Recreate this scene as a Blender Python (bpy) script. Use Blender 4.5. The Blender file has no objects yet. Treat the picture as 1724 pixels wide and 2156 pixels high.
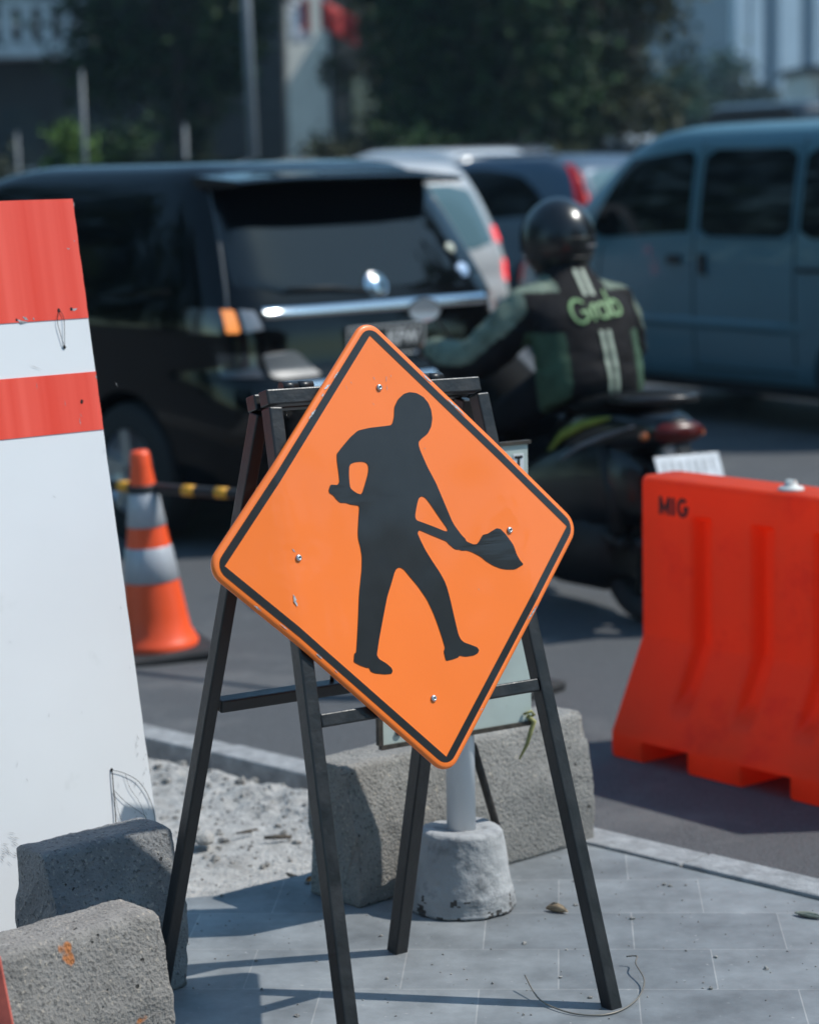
import bpy, bmesh, math, random
from mathutils import Vector as V, Matrix, noise
from mathutils.bvhtree import BVHTree
R = math.radians
rnd = random.Random(11)
sc = bpy.context.scene
COL = sc.collection
ROAD = -0.12

# ------------------------------------------------------------------ camera
FPX, CX, CY = 5100.0, 862.0, 1078.0
PITCH, ROLL, CAMH = R(8.279), R(1.2), 1.559
_fw = V((0, math.cos(PITCH), -math.sin(PITCH)))
_up0 = V((0, math.sin(PITCH), math.cos(PITCH)))
_rt0 = V((1, 0, 0))
_rt = _rt0 * math.cos(ROLL) - _up0 * math.sin(ROLL)
_up = _rt0 * math.sin(ROLL) + _up0 * math.cos(ROLL)
EYE = V((0, 0, CAMH))
def ray(x, y): return _fw * FPX + _rt * (x - CX) - _up * (y - CY)
def G(x, y, z=0.0):
    d = ray(x, y); return EYE + d * ((z - CAMH) / d.z)
def PLN(x, y, p, n):
    d = ray(x, y); return EYE + d * (((p - EYE).dot(n)) / d.dot(n))
def AT(x, y, dist): return PLN(x, y, V((0, dist, 0)), V((0, 1, 0)))

cam = bpy.data.cameras.new('camera')
cam.sensor_fit = 'VERTICAL'; cam.sensor_height = 36; cam.sensor_width = 36
cam.lens = FPX / 2156 * 36
cam.clip_end = 3000
cam.dof.use_dof = True
cam.dof.focus_distance = 4.38
cam.dof.aperture_fstop = 3.2
cam.dof.aperture_blades = 0
camo = bpy.data.objects.new('camera', cam); COL.objects.link(camo)
camo.matrix_world = Matrix(((_rt.x, _up.x, -_fw.x, 0), (_rt.y, _up.y, -_fw.y, 0), (_rt.z, _up.z, -_fw.z, CAMH), (0, 0, 0, 1)))
sc.camera = camo

# ------------------------------------------------------------------ materials
def new_mat(name):
    m = bpy.data.materials.new(name); m.use_nodes = True
    nt = m.node_tree
    return m, nt, nt.nodes['Principled BSDF']
def mat(name, col, rough=.5, metal=0.0, var=0.0, scale=8.0, bump=0.0, bscale=40.0, spec=.5, coat=0.0, detail=4, dirt=None, dscale=3.0, dth=.55, rvar=0.0, trans=0.0, emit=None):
    """procedural surface: a base colour with noise variation, optional second colour in blotches, bump"""
    m, nt, b = new_mat(name)
    N, L = nt.nodes, nt.links
    tc = N.new('ShaderNodeTexCoord')
    b.inputs['Roughness'].default_value = rough
    b.inputs['Metallic'].default_value = metal
    b.inputs['Specular IOR Level'].default_value = spec
    b.inputs['Coat Weight'].default_value = coat
    b.inputs['Coat Roughness'].default_value = .04
    c = (*col, 1)
    b.inputs['Base Color'].default_value = c
    src = None
    if var > 0:
        n = N.new('ShaderNodeTexNoise'); n.inputs['Scale'].default_value = scale; n.inputs['Detail'].default_value = detail
        L.new(tc.outputs['Object'], n.inputs['Vector'])
        cr = N.new('ShaderNodeValToRGB')
        cr.color_ramp.elements[0].position = .3; cr.color_ramp.elements[1].position = .7
        cr.color_ramp.elements[0].color = (*[max(0, v * (1 - var)) for v in col], 1)
        cr.color_ramp.elements[1].color = (*[min(1, v * (1 + var)) for v in col], 1)
        L.new(n.outputs['Fac'], cr.inputs['Fac']); src = cr.outputs['Color']
        if rvar:
            mr = N.new('ShaderNodeMapRange'); mr.inputs['From Min'].default_value = .3; mr.inputs['From Max'].default_value = .7
            mr.inputs['To Min'].default_value = max(.02, rough - rvar); mr.inputs['To Max'].default_value = min(1, rough + rvar)
            L.new(n.outputs['Fac'], mr.inputs['Value']); L.new(mr.outputs['Result'], b.inputs['Roughness'])
    if dirt:
        n2 = N.new('ShaderNodeTexNoise'); n2.inputs['Scale'].default_value = dscale; n2.inputs['Detail'].default_value = 8; n2.inputs['Roughness'].default_value = .65
        L.new(tc.outputs['Object'], n2.inputs['Vector'])
        r2 = N.new('ShaderNodeValToRGB'); r2.color_ramp.elements[0].position = dth; r2.color_ramp.elements[1].position = min(1, dth + .12)
        L.new(n2.outputs['Fac'], r2.inputs['Fac'])
        mx = N.new('ShaderNodeMix'); mx.data_type = 'RGBA'
        L.new(r2.outputs['Color'], mx.inputs[0])
        if src: L.new(src, mx.inputs[6])
        else: mx.inputs[6].default_value = c
        mx.inputs[7].default_value = (*dirt, 1); src = mx.outputs[2]
    if src: L.new(src, b.inputs['Base Color'])
    if bump > 0:
        n3 = N.new('ShaderNodeTexNoise'); n3.inputs['Scale'].default_value = bscale; n3.inputs['Detail'].default_value = 6
        L.new(tc.outputs['Object'], n3.inputs['Vector'])
        bp = N.new('ShaderNodeBump'); bp.inputs['Strength'].default_value = bump; bp.inputs['Distance'].default_value = .01
        L.new(n3.outputs['Fac'], bp.inputs['Height']); L.new(bp.outputs['Normal'], b.inputs['Normal'])
    if trans: b.inputs['Transmission Weight'].default_value = trans
    if emit:
        b.inputs['Emission Color'].default_value = (*emit[0], 1); b.inputs['Emission Strength'].default_value = emit[1]
    return m

# ------------------------------------------------------------------ mesh builder
class MB:
    def __init__(s): s.v = []; s.f = []; s.m = []; s.s = []
    def add(s, vs, fs, mi=0, smooth=False):
        o = len(s.v); s.v += [tuple(x) for x in vs]
        for f in fs:
            s.f.append([i + o for i in f]); s.m.append(mi); s.s.append(smooth)
        return s
    def box(s, c, d, rot=None, mi=0):
        c = V(c); h = V(d) * .5
        vs = [V((x, y, z)) for x in (-h.x, h.x) for y in (-h.y, h.y) for z in (-h.z, h.z)]
        if rot: vs = [rot @ v for v in vs]
        return s.add([v + c for v in vs], [(0, 1, 3, 2), (4, 6, 7, 5), (0, 4, 5, 1), (2, 3, 7, 6), (0, 2, 6, 4), (1, 5, 7, 3)], mi)
    def bar(s, a, b, w, h, side, mi=0):
        """square bar from a to b; side = direction of its width"""
        a, b, side = V(a), V(b), V(side); t = (b - a).normalized()
        side = (side - t * side.dot(t)).normalized(); n = t.cross(side)
        vs = []
        for p in (a, b):
            for i, j in ((-1, -1), (1, -1), (1, 1), (-1, 1)): vs.append(p + side * (w / 2 * i) + n * (h / 2 * j))
        return s.add(vs, [(3, 2, 1, 0), (4, 5, 6, 7), (0, 1, 5, 4), (1, 2, 6, 5), (2, 3, 7, 6), (3, 0, 4, 7)], mi)
    def tube(s, pts, r, n=10, mi=0, cap=True, smooth=True, closed=False):
        pts = [V(p) for p in pts]; k = len(pts)
        rs = r if isinstance(r, (list, tuple)) else [r] * k
        up = V((0, 0, 1)); prev = None; vs = []
        for i, p in enumerate(pts):
            if closed: t = (pts[(i + 1) % k] - pts[i - 1]).normalized()
            else: t = (pts[min(i + 1, k - 1)] - pts[max(i - 1, 0)]).normalized()
            if prev is None:
                a = up if abs(t.z) < .9 else V((1, 0, 0))
                x = t.cross(a).normalized()
            else:
                x = (prev - t * prev.dot(t)).normalized()
            prev = x; y = t.cross(x)
            for j in range(n):
                an = 2 * math.pi * j / n
                vs.append(p + (x * math.cos(an) + y * math.sin(an)) * rs[i])
        fs = []
        for i in range(k if closed else k - 1):
            i2 = (i + 1) % k
            for j in range(n):
                j2 = (j + 1) % n
                fs.append((i * n + j, i * n + j2, i2 * n + j2, i2 * n + j))
        s.add(vs, fs, mi, smooth)
        if cap and not closed:
            o = len(s.v) - len(vs)
            s.f.append([o + j for j in range(n)][::-1]); s.m.append(mi); s.s.append(False)
            s.f.append([o + (k - 1) * n + j for j in range(n)]); s.m.append(mi); s.s.append(False)
        return s
    def lathe(s, prof, n=32, c=(0, 0, 0), mi=0, smooth=True, jit=None):
        """prof: list of (r, z) bottom to top; r=0 closes"""
        c = V(c); vs = []; idx = []
        for (r, z) in prof:
            if r < 1e-6: idx.append([len(vs)] * n); vs.append(c + V((0, 0, z)))
            else:
                row = []
                for j in range(n):
                    a = 2 * math.pi * j / n; p = V((r * math.cos(a), r * math.sin(a), z))
                    if jit: p = jit(p)
                    row.append(len(vs)); vs.append(c + p)
                idx.append(row)
        fs = []
        for i in range(len(prof) - 1):
            for j in range(n):
                j2 = (j + 1) % n
                f = [idx[i][j], idx[i][j2], idx[i + 1][j2], idx[i + 1][j]]
                g = []
                for q in f:
                    if q not in g: g.append(q)
                if len(g) > 2: fs.append(g)
        return s.add(vs, fs, mi, smooth)
    def grid(s, fn, nu, nv, mi=0, smooth=True, flip=False):
        vs = [fn(i / nu, j / nv) for i in range(nu + 1) for j in range(nv + 1)]
        fs = []
        for i in range(nu):
            for j in range(nv):
                a = i * (nv + 1) + j
                f = (a, a + nv + 1, a + nv + 2, a + 1)
                fs.append(f[::-1] if flip else f)
        return s.add(vs, fs, mi, smooth)
    def rings(s, rs, mi=0, smooth=True, cap0=True, cap1=True):
        n = len(rs[0]); vs = [p for r in rs for p in r]; fs = []
        for i in range(len(rs) - 1):
            for j in range(n):
                j2 = (j + 1) % n
                fs.append((i * n + j, i * n + j2, (i + 1) * n + j2, (i + 1) * n + j))
        s.add(vs, fs, mi, smooth); o = len(s.v) - len(vs)
        if cap0: s.f.append([o + j for j in range(n)][::-1]); s.m.append(mi); s.s.append(False)
        if cap1: s.f.append([o + (len(rs) - 1) * n + j for j in range(n)]); s.m.append(mi); s.s.append(False)
        return s
    def prism(s, poly, fn, d0, d1, mi=0):
        """poly: 2-D outline; fn(u, v, d) -> point; extruded between d0 and d1"""
        return s.rings([[fn(u, v, d0) for u, v in poly], [fn(u, v, d1) for u, v in poly]], mi, False)
    def xf(s, M):
        s.v = [tuple(M @ V(p)) for p in s.v]; return s
    def build(s, name, mats, parent=None, bevel=0, seg=2, loc=None, fix=True):
        me = bpy.data.meshes.new(name); me.from_pydata(s.v, [], s.f)
        if not isinstance(mats, (list, tuple)): mats = [mats]
        for m in mats: me.materials.append(m)
        me.polygons.foreach_set('material_index', s.m); me.polygons.foreach_set('use_smooth', s.s)
        if fix:
            bm = bmesh.new(); bm.from_mesh(me)
            bmesh.ops.recalc_face_normals(bm, faces=bm.faces); bm.to_mesh(me); bm.free()
        me.update()
        o = bpy.data.objects.new(name, me); COL.objects.link(o)
        if parent: o.parent = parent
        if loc is not None: o.location = loc
        if bevel:
            b = o.modifiers.new('bevel', 'BEVEL'); b.width = bevel; b.segments = seg; b.limit_method = 'ANGLE'; b.angle_limit = R(35)
        return o
def thing(name, label, cat, loc=(0, 0, 0), rz=0, group=None, tilt=None):
    o = bpy.data.objects.new(name, None); COL.objects.link(o); o.location = loc; o.rotation_euler = (0, 0, rz)
    if tilt: o.rotation_euler = tilt
    o.empty_display_size = .2
    return tag(o, label, cat, group)
def tag(o, label, cat, group=None):
    o['label'] = label; o['category'] = cat
    if group: o['group'] = group
    return o
def struct(o): o['kind'] = 'structure'; return o
def relabel(o, label): o['label'] = label; return o
def copy_tree(o, parent=None):
    c = o.copy(); COL.objects.link(c)
    if parent: c.parent = parent
    for ch in [x for x in o.children]: copy_tree(ch, c)
    return c
def mesh_of(o):
    """evaluated mesh of a temporary object; the object is removed"""
    dg = bpy.context.evaluated_depsgraph_get(); dg.update()
    me = bpy.data.meshes.new_from_object(o.evaluated_get(dg)); return me
def text_mb(body, size, bold=0.0, extrude=.0008):
    c = bpy.data.curves.new('lettering', 'FONT'); c.body = body; c.size = size; c.offset = bold; c.extrude = extrude
    c.align_x = 'CENTER'; c.align_y = 'CENTER'
    o = bpy.data.objects.new('lettering', c); COL.objects.link(o)
    me = mesh_of(o); bpy.data.objects.remove(o)
    mb = MB(); mb.add([v.co.copy() for v in me.vertices], [list(p.vertices) for p in me.polygons]); return mb
def fill2d(loops):
    """flat filled outline with holes -> (verts2d, faces)"""
    c = bpy.data.curves.new('outline', 'CURVE'); c.dimensions = '2D'; c.fill_mode = 'FRONT'
    for lp in loops:
        sp = c.splines.new('POLY'); sp.points.add(len(lp) - 1)
        for p, q in zip(sp.points, lp): p.co = (q[0], q[1], 0, 1)
        sp.use_cyclic_u = True
    o = bpy.data.objects.new('outline', c); COL.objects.link(o)
    me = mesh_of(o); bpy.data.objects.remove(o)
    return [(v.co.x, v.co.y) for v in me.vertices], [list(p.vertices) for p in me.polygons]
def chaikin(p, k=.2, n=1):
    for _ in range(n):
        q = []
        for i in range(len(p)):
            a, b = p[i], p[(i + 1) % len(p)]
            q += [(a[0] + (b[0] - a[0]) * k, a[1] + (b[1] - a[1]) * k), (a[0] + (b[0] - a[0]) * (1 - k), a[1] + (b[1] - a[1]) * (1 - k))]
        p = q
    return p
def lerp(a, b, t): return a + (b - a) * t
def smooth(a, b, x):
    t = max(0, min(1, (x - a) / (b - a))); return t * t * (3 - 2 * t)

# ------------------------------------------------------------------ light
SUN_EL, SUN_AZ = R(53.5), R(3.5)          # azimuth counted from +X towards +Y
w = bpy.data.worlds.new('World'); sc.world = w; w.use_nodes = True
nt = w.node_tree
sky = nt.nodes.new('ShaderNodeTexSky'); sky.sky_type = 'NISHITA'; sky.sun_disc = False
sky.sun_elevation = SUN_EL; sky.sun_rotation = R(90) - SUN_AZ
sky.dust_density = 0.35; sky.air_density = 1.0; sky.ozone_density = 1.0
bg = nt.nodes['Background']; tint = nt.nodes.new('ShaderNodeMix'); tint.data_type = 'RGBA'; tint.blend_type = 'MULTIPLY'; tint.inputs[0].default_value = 1; tint.inputs[7].default_value = (.74, 1.0, .98, 1)
nt.links.new(sky.outputs[0], tint.inputs[6]); nt.links.new(tint.outputs[2], bg.inputs[0]); bg.inputs[1].default_value = .15
sl = bpy.data.lights.new('sun', 'SUN'); sl.energy = 3.9; sl.angle = R(.55); sl.color = (1, .97, .91)
so = bpy.data.objects.new('sun', sl); COL.objects.link(so)
sd = V((math.cos(SUN_EL) * math.cos(SUN_AZ), math.cos(SUN_EL) * math.sin(SUN_AZ), math.sin(SUN_EL)))
so.rotation_euler = sd.to_track_quat('Z', 'Y').to_euler(); so.location = (6, 0, 12)
vs_ = sc.view_settings; vs_.view_transform = 'Standard'; vs_.look = 'None'; vs_.exposure = 0.25; vs_.gamma = 1.0
sc.render.engine = 'CYCLES'
sc.cycles.use_denoising = True
sc.cycles.max_bounces = 6; sc.cycles.volume_bounces = 0
# ------------------------------------------------------------------ ground
def tile_mat():
    m, nt, b = new_mat('grey stone paving'); N, L = nt.nodes, nt.links
    tc = N.new('ShaderNodeTexCoord'); mp = N.new('ShaderNodeMapping')
    mp.inputs['Location'].default_value = (.022, .034, 0)
    mp.inputs['Rotation'].default_value = (0, 0, R(3.7))
    L.new(tc.outputs['Object'], mp.inputs['Vector'])
    br = N.new('ShaderNodeTexBrick'); br.offset = .5; br.squash = 1
    br.inputs['Scale'].default_value = 1; br.inputs['Brick Width'].default_value = .30; br.inputs['Row Height'].default_value = .234
    br.inputs['Mortar Size'].default_value = .0016; br.inputs['Mortar Smooth'].default_value = .15; br.inputs['Bias'].default_value = 0
    br.inputs['Color1'].default_value = (.168, .182, .192, 1); br.inputs['Color2'].default_value = (.218, .233, .242, 1)
    br.inputs['Mortar'].default_value = (.285, .29, .29, 1)
    L.new(mp.outputs[0], br.inputs['Vector'])
    n = N.new('ShaderNodeTexNoise'); n.inputs['Scale'].default_value = 5; n.inputs['Detail'].default_value = 9; n.inputs['Roughness'].default_value = .68
    L.new(tc.outputs['Object'], n.inputs['Vector'])
    mr = N.new('ShaderNodeMapRange'); mr.inputs[1].default_value = .3; mr.inputs[2].default_value = .72; mr.inputs[3].default_value = .58; mr.inputs[4].default_value = 1.36
    L.new(n.outputs['Fac'], mr.inputs[0])
    mx = N.new('ShaderNodeMix'); mx.data_type = 'RGBA'; mx.blend_type = 'MULTIPLY'; mx.inputs[0].default_value = 1
    L.new(br.outputs['Color'], mx.inputs[6]); L.new(mr.outputs[0], mx.inputs[7])
    # small dark chips and pale dust specks
    n2 = N.new('ShaderNodeTexNoise'); n2.inputs['Scale'].default_value = 60; n2.inputs['Detail'].default_value = 3
    L.new(tc.outputs['Object'], n2.inputs['Vector'])
    r2 = N.new('ShaderNodeValToRGB'); r2.color_ramp.elements[0].position = .68; r2.color_ramp.elements[1].position = .76
    L.new(n2.outputs['Fac'], r2.inputs[0])
    m2 = N.new('ShaderNodeMix'); m2.data_type = 'RGBA'; L.new(r2.outputs[0], m2.inputs[0]); L.new(mx.outputs[2], m2.inputs[6]); m2.inputs[7].default_value = (.34, .34, .335, 1)
    L.new(m2.outputs[2], b.inputs['Base Color'])
    b.inputs['Roughness'].default_value = .62
    bp = N.new('ShaderNodeBump'); bp.inputs['Strength'].default_value = .35; bp.inputs['Distance'].default_value = .004
    ad = N.new('ShaderNodeMath'); ad.operation = 'MULTIPLY_ADD'; ad.inputs[1].default_value = -.9
    L.new(br.outputs['Fac'], ad.inputs[0]); L.new(n.outputs['Fac'], ad.inputs[2])
    L.new(ad.outputs[0], bp.inputs['Height']); L.new(bp.outputs[0], b.inputs['Normal'])
    return m
M_tile = tile_mat()
M_asph = mat('asphalt', (.082, .086, .092), .8, var=.5, scale=190, detail=2, bump=.8, bscale=170, dirt=(.125, .127, .13), dscale=1.7, dth=.54)
M_kerb = mat('pale kerb concrete', (.27, .275, .28), .85, var=.25, scale=22, bump=.5, bscale=70, dirt=(.19, .19, .19), dscale=9, dth=.58)
M_dirt = mat('dry sandy soil', (.36, .35, .335), .95, var=.22, scale=30, bump=.9, bscale=90, dirt=(.25, .24, .225), dscale=7, dth=.57)

def sheet(name, poly, z, depth, m):
    o = MB().prism(poly, lambda u, v, d: V((u, v, d)), z - depth, z).build(name, m)
    return struct(o)
# the road reaches the horizon
struct(MB().add([(-900, -60, ROAD), (900, -60, ROAD), (900, 1400, ROAD), (-900, 1400, ROAD)], [(0, 1, 2, 3)]).build('road', M_asph))
KS = 5.76                                           # kerb inner edge runs along x + y = KS
edge = [(-.055, KS + .055), (-.10, 5.62), (-.13, 5.42), (-.17, 5.28), (-.25, 5.185), (-.34, 5.12), (-.44, 5.04), (-.6, 5.01), (-.9, 5.03), (-12, 5.02)]
sheet('pavement', [(-12, -5), (KS + 5, -5)] + edge, 0.0, .3, M_tile)
# kerb: one long strip, in stones
kb = MB(); k0 = V((KS + 5, -5, 0)); kd = V((-1, 1, 0)).normalized(); kn = V((1, 1, 0)).normalized()
t = 0.0
while t < 26:
    a = k0 + kd * t; b_ = k0 + kd * (t + .794); j = rnd.uniform(-.004, .004); w_ = .12
    kb.add([a + kn * .002 + V((0, 0, -.3)), b_ + kn * .002 + V((0, 0, -.3)), b_ + kn * w_ + V((0, 0, -.3)), a + kn * w_ + V((0, 0, -.3)),
            a + kn * .002 + V((0, 0, .006 + j)), b_ + kn * .002 + V((0, 0, .006 + j)), b_ + kn * (w_ - .012) + V((0, 0, .006 + j)), a + kn * (w_ - .012) + V((0, 0, .006 + j))],
           [(0, 1, 2, 3), (4, 7, 6, 5), (0, 4, 5, 1), (1, 5, 6, 2), (2, 6, 7, 3), (3, 7, 4, 0)])
    t += .80
struct(kb.build('kerb', M_kerb, bevel=.006))
# sandy ground where the paving has been taken up
def dirt_pt(u, v):
    x = lerp(-3.2, .02, u ** .6)
    y0 = 4.93; y1 = KS - x - .002
    y = lerp(y0, y1, v)
    n1 = noise.fractal(V((x * 3, y * 3, 1.7)), 1.0, 2.0, 5); n2 = noise.fractal(V((x * 16, y * 16, 4.1)), .9, 2.1, 4)
    dk = (y1 - y) / 1.414
    heap = .026 * math.exp(-((dk - .17) / .09) ** 2)
    z = -.022 + .009 * n1 + .0042 * n2 - .055 * math.exp(-(dk / .06) ** 2) + heap * (1 + .7 * n2)
    z = min(z, .028)
    if v < .16: z = lerp(-.03, z, v / .16)
    return V((x, y, z))
struct(MB().grid(dirt_pt, 190, 150).build('sandy_ground', M_dirt))
# stones, clods and crumbs lying in the sand: nobody could count them
def blob(mb, c, r, seed, n1=5, n2=7, mi=0, flat=.7):
    rr = random.Random(seed); c = V(c); prof = []
    sc_ = [rr.uniform(.7, 1.3), rr.uniform(.7, 1.3), flat * rr.uniform(.7, 1.1)]; off = V((rr.random() * 50, rr.random() * 50, 0)); az = rr.random() * 6
    rows = []
    for i in range(n1):
        th = math.pi * (i + .5) / n1; row = []
        for j in range(n2):
            ph = 2 * math.pi * j / n2 + az
            d = V((math.sin(th) * math.cos(ph), math.sin(th) * math.sin(ph), math.cos(th)))
            k = r * (1 + .45 * noise.noise(d * 1.3 + off))
            row.append(c + V((d.x * sc_[0], d.y * sc_[1], d.z * sc_[2])) * k)
        rows.append(row)
    mb.rings(rows, mi, False)
M_peb = mat('grey rubble', (.26, .25, .235), .95, var=.3, scale=40, bump=.6, bscale=120)
pb = MB()
for i in range(620):
    u = rnd.uniform(.5, 1.0); v = min(.985, max(.03, rnd.betavariate(2.4, 1.3)))
    p = dirt_pt(u, v)
    r = rnd.uniform(.0018, .006) if rnd.random() < .88 else rnd.uniform(.006, .014)
    blob(pb, p + V((0, 0, r * .3)), r, i)
o = pb.build('rubble', M_peb); o['kind'] = 'stuff'
cb = MB()
for i in range(420):
    x = rnd.uniform(-.5, .95); y = rnd.uniform(4.0, min(5.6, KS - x - .05)); r = rnd.uniform(.0008, .0026) if rnd.random() < .93 else rnd.uniform(.003, .006)
    blob(cb, (x, y, r * .4), r, 900 + i, 4, 5)
o = cb.build('grit', M_peb); o['kind'] = 'stuff'

# ------------------------------------------------------------------ kerb stones standing on the pavement
def concrete_mat(name, col, var=.22, rust=False, sc_=18):
    m, nt, b = new_mat(name); N, L = nt.nodes, nt.links
    tc = N.new('ShaderNodeTexCoord')
    def nz(scale, det=6, rough=.6):
        n = N.new('ShaderNodeTexNoise'); n.inputs['Scale'].default_value = scale; n.inputs['Detail'].default_value = det; n.inputs['Roughness'].default_value = rough
        L.new(tc.outputs['Object'], n.inputs['Vector']); return n
    a = nz(sc_, 8, .7); r = N.new('ShaderNodeValToRGB'); e = r.color_ramp.elements
    e[0].position = .32; e[0].color = (*[v * (1 - var) for v in col], 1); e[1].position = .68; e[1].color = (*[v * (1 + var) for v in col], 1)
    L.new(a.outputs[0], r.inputs[0]); cur = r.outputs[0]
    def over(fac, c, cur):
        mx = N.new('ShaderNodeMix'); mx.data_type = 'RGBA'; L.new(fac, mx.inputs[0]); L.new(cur, mx.inputs[6]); mx.inputs[7].default_value = (*c, 1); return mx.outputs[2]
    def ramp(n, lo, hi):
        q = N.new('ShaderNodeValToRGB'); q.color_ramp.elements[0].position = lo; q.color_ramp.elements[1].position = hi; L.new(n.outputs[0], q.inputs[0]); return q.outputs[0]
    # coarse aggregate grains (warm and cold), pits, pale lime smears
    g = nz(150, 2, .5); cur = over(ramp(g, .58, .66), [v * .55 for v in col], cur)
    g2 = nz(110, 2, .5); cur = over(ramp(g2, .62, .7), (col[0] * 1.5, col[1] * 1.42, col[2] * 1.3), cur)
    pit = nz(55, 2, .4); pf = ramp(pit, .715, .75); cur = over(pf, [v * .22 for v in col], cur)
    sm = nz(9, 6, .72); cur = over(ramp(sm, .62, .74), [min(.75, v * 1.75) for v in col], cur)
    if rust:
        ru = nz(13, 3, .5); cur = over(ramp(ru, .685, .715), (.42, .16, .06), cur)
    L.new(cur, b.inputs['Base Color']); b.inputs['Roughness'].default_value = .93; b.inputs['Specular IOR Level'].default_value = .25
    bp = N.new('ShaderNodeBump'); bp.inputs['Strength'].default_value = .9; bp.inputs['Distance'].default_value = .005
    s1 = N.new('ShaderNodeMath'); s1.operation = 'SUBTRACT'; L.new(g.outputs[0], s1.inputs[0]); L.new(pf, s1.inputs[1])
    L.new(s1.outputs[0], bp.inputs['Height']); L.new(bp.outputs[0], b.inputs['Normal'])
    return m
M_conc_rough = concrete_mat('coarse grey concrete', (.235, .22, .205), .2, True)
M_conc = concrete_mat('weathered grey concrete', (.20, .205, .21), .22, False, 12)
M_conc_mid = concrete_mat('sun bleached concrete', (.25, .24, .225), .2, False, 10)
M_bucket = mat('cast concrete', (.35, .355, .36), .85, var=.16, scale=9, bump=.5, bscale=50, dirt=(.20, .205, .21), dscale=13, dth=.54)

def kerb_stone(name, label, origin, yaw, length, h, wb, wt, slant, m, seed, rough=.004):
    """stone with a vertical lower face and a sloped upper face; local x along, y away from its face"""
    t = thing(name, label, 'kerb stone', origin, yaw)
    # rounded cross-section (y, z) loop
    prof = [(0, 0), (0, h * .52), (slant, h * .975), (slant + .012, h), (wt + slant - .012, h), (wt + slant, h * .975), (wb, h * .5), (wb, 0)]
    dense = []
    for i in range(len(prof)):
        a, b = prof[i], prof[(i + 1) % len(prof)]
        k = max(1, int(math.hypot(b[0] - a[0], b[1] - a[1]) / .009))
        for q in range(k): dense.append((lerp(a[0], b[0], q / k), lerp(a[1], b[1], q / k)))
    cy, cz = (wb) / 2, h / 2
    nx = int(length / .009); rings = []
    off = V((seed * 7.3, seed * 3.1, 0))
    def disp(p):
        n = noise.fractal(p * 14 + off, .8, 2.1, 4); n2 = noise.fractal(p * 55 + off, .8, 2.1, 3)
        return n * rough + n2 * rough * .45
    ins = [(.0, .86), (.0, .95), (.0008, .985), (.003, .995), (.007, 1.0)]
    xs = [(a, s) for a, s in ins] + [(lerp(.02, length - .02, i / nx), 1.0) for i in range(nx + 1)] + [(length - a, s) for a, s in ins[::-1]]
    for x, s_ in xs:
        ring = []
        for (y, z) in dense:
            p = V((x, cy + (y - cy) * s_, cz + (z - cz) * s_))
            d = V((0, y - cy, (z - cz) * .7)); d.normalize()
            k = disp(p)
            # broken corners: bite where both end and edge are close
            e = min(x, length - x); chip = max(0, noise.noise(V((x * 9, z * 9, seed)) * 1.7)) * math.exp(-e / .02) * .014
            p += d * (k - chip * .9)
            if s_ < 1: p.x += (k + chip * (1 if x < length / 2 else -1))
            if p.z < 0.001: p.z = 0.001
            ring.append(p)
        rings.append(ring)
    mb = MB().rings(rings, 0, True)
    mb.build('stone_body', m, t)
    return t
# nearest stone, bottom left
b1 = G(345, 2156, 0)
kerb_stone('kerb_stone', 'coarse sunlit grey concrete kerb stone nearest the camera at the bottom left, flecked with rust', (-.93, 3.485, 0), R(44), .71, .30, .165, .115, .028, M_conc_rough, 3, .0028)
kerb_stone('kerb_stone', 'dark shaded concrete kerb stone directly against the foot of the white and red panel', (-.652, 4.278, 0), R(41.5), .285, .31, .16, .10, .045, M_conc, 8, .003)
kerb_stone('kerb_stone', 'long concrete kerb stone behind the round concrete foot, sunlit right half and dark left end', (-.125, 4.925, 0), R(42), .72, .30, .16, .125, .03, M_conc_mid, 5, .0028)
# ------------------------------------------------------------------ roadworks sign on its folding stand
M_orange = mat('orange sign enamel', (.97, .20, .026), .4, var=.04, scale=3, spec=.4, bump=.05, bscale=5, coat=.42)
M_black = mat('black sign film', (.008, .0085, .009), .45, var=.3, scale=30, spec=.4, bump=.05, bscale=6, coat=.45)
M_steel = mat('black painted steel', (.012, .0125, .014), .42, var=.35, scale=20, bump=.1, bscale=90, dirt=(.09, .09, .092), dscale=34, dth=.715, rvar=.08)
M_zinc = mat('zinc', (.62, .64, .66), .32, .9, var=.15, scale=60)
M_bare = mat('scraped bare metal', (.42, .43, .44), .5, .5, var=.45, scale=160)
SC = V((-.00456, 4.31193, .87278))
SX, SY, SZ = V((.78697, .61657, -.02298)), V((-.59667, .75103, -.28273)), V((-.15707, .23621, .95892))
SM = Matrix(((SX.x, SY.x, SZ.x, SC.x), (SX.y, SY.y, SZ.y, SC.y), (SX.z, SY.z, SZ.z, SC.z), (0, 0, 0, 1)))
def sl(x, y, src=True):
    """pixel of the photograph (source pixels) -> sign plane"""
    p = PLN(x / 1.6514, y / 1.6514, SC, SY) - SC
    return (p.dot(SX), p.dot(SZ))
BOLTS = [(0, .29), (-.2416, -.0018), (.2425, .0045), (-.0042, -.2807)]
def dep(x, z):
    """depth of the bent sheet: the left corner is folded back along the leg, soft dents at the bolts"""
    xc = -.259 + (z - .005) * .053
    d = max(0.0, xc - x); y = .105 * d * smooth(0, .012, d)
    d2 = max(0.0, x - (.262 + (z + .1) * -.05)); y += .03 * d2 * smooth(0, .03, d2)
    for bx, bz in BOLTS: y += .0008 * math.exp(-((x - bx) ** 2 + (z - bz) ** 2) / .0011)
    y += .0006 * math.exp(-((x + .20) ** 2 / .0016 + (z - .09) ** 2 / .006))
    y += .0005 * math.exp(-((x + .21) ** 2 / .0012 + (z + .13) ** 2 / .012))
    return y
def SP(x, z, off=0.0): return V((x, dep(x, z) - off, z))
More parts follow.
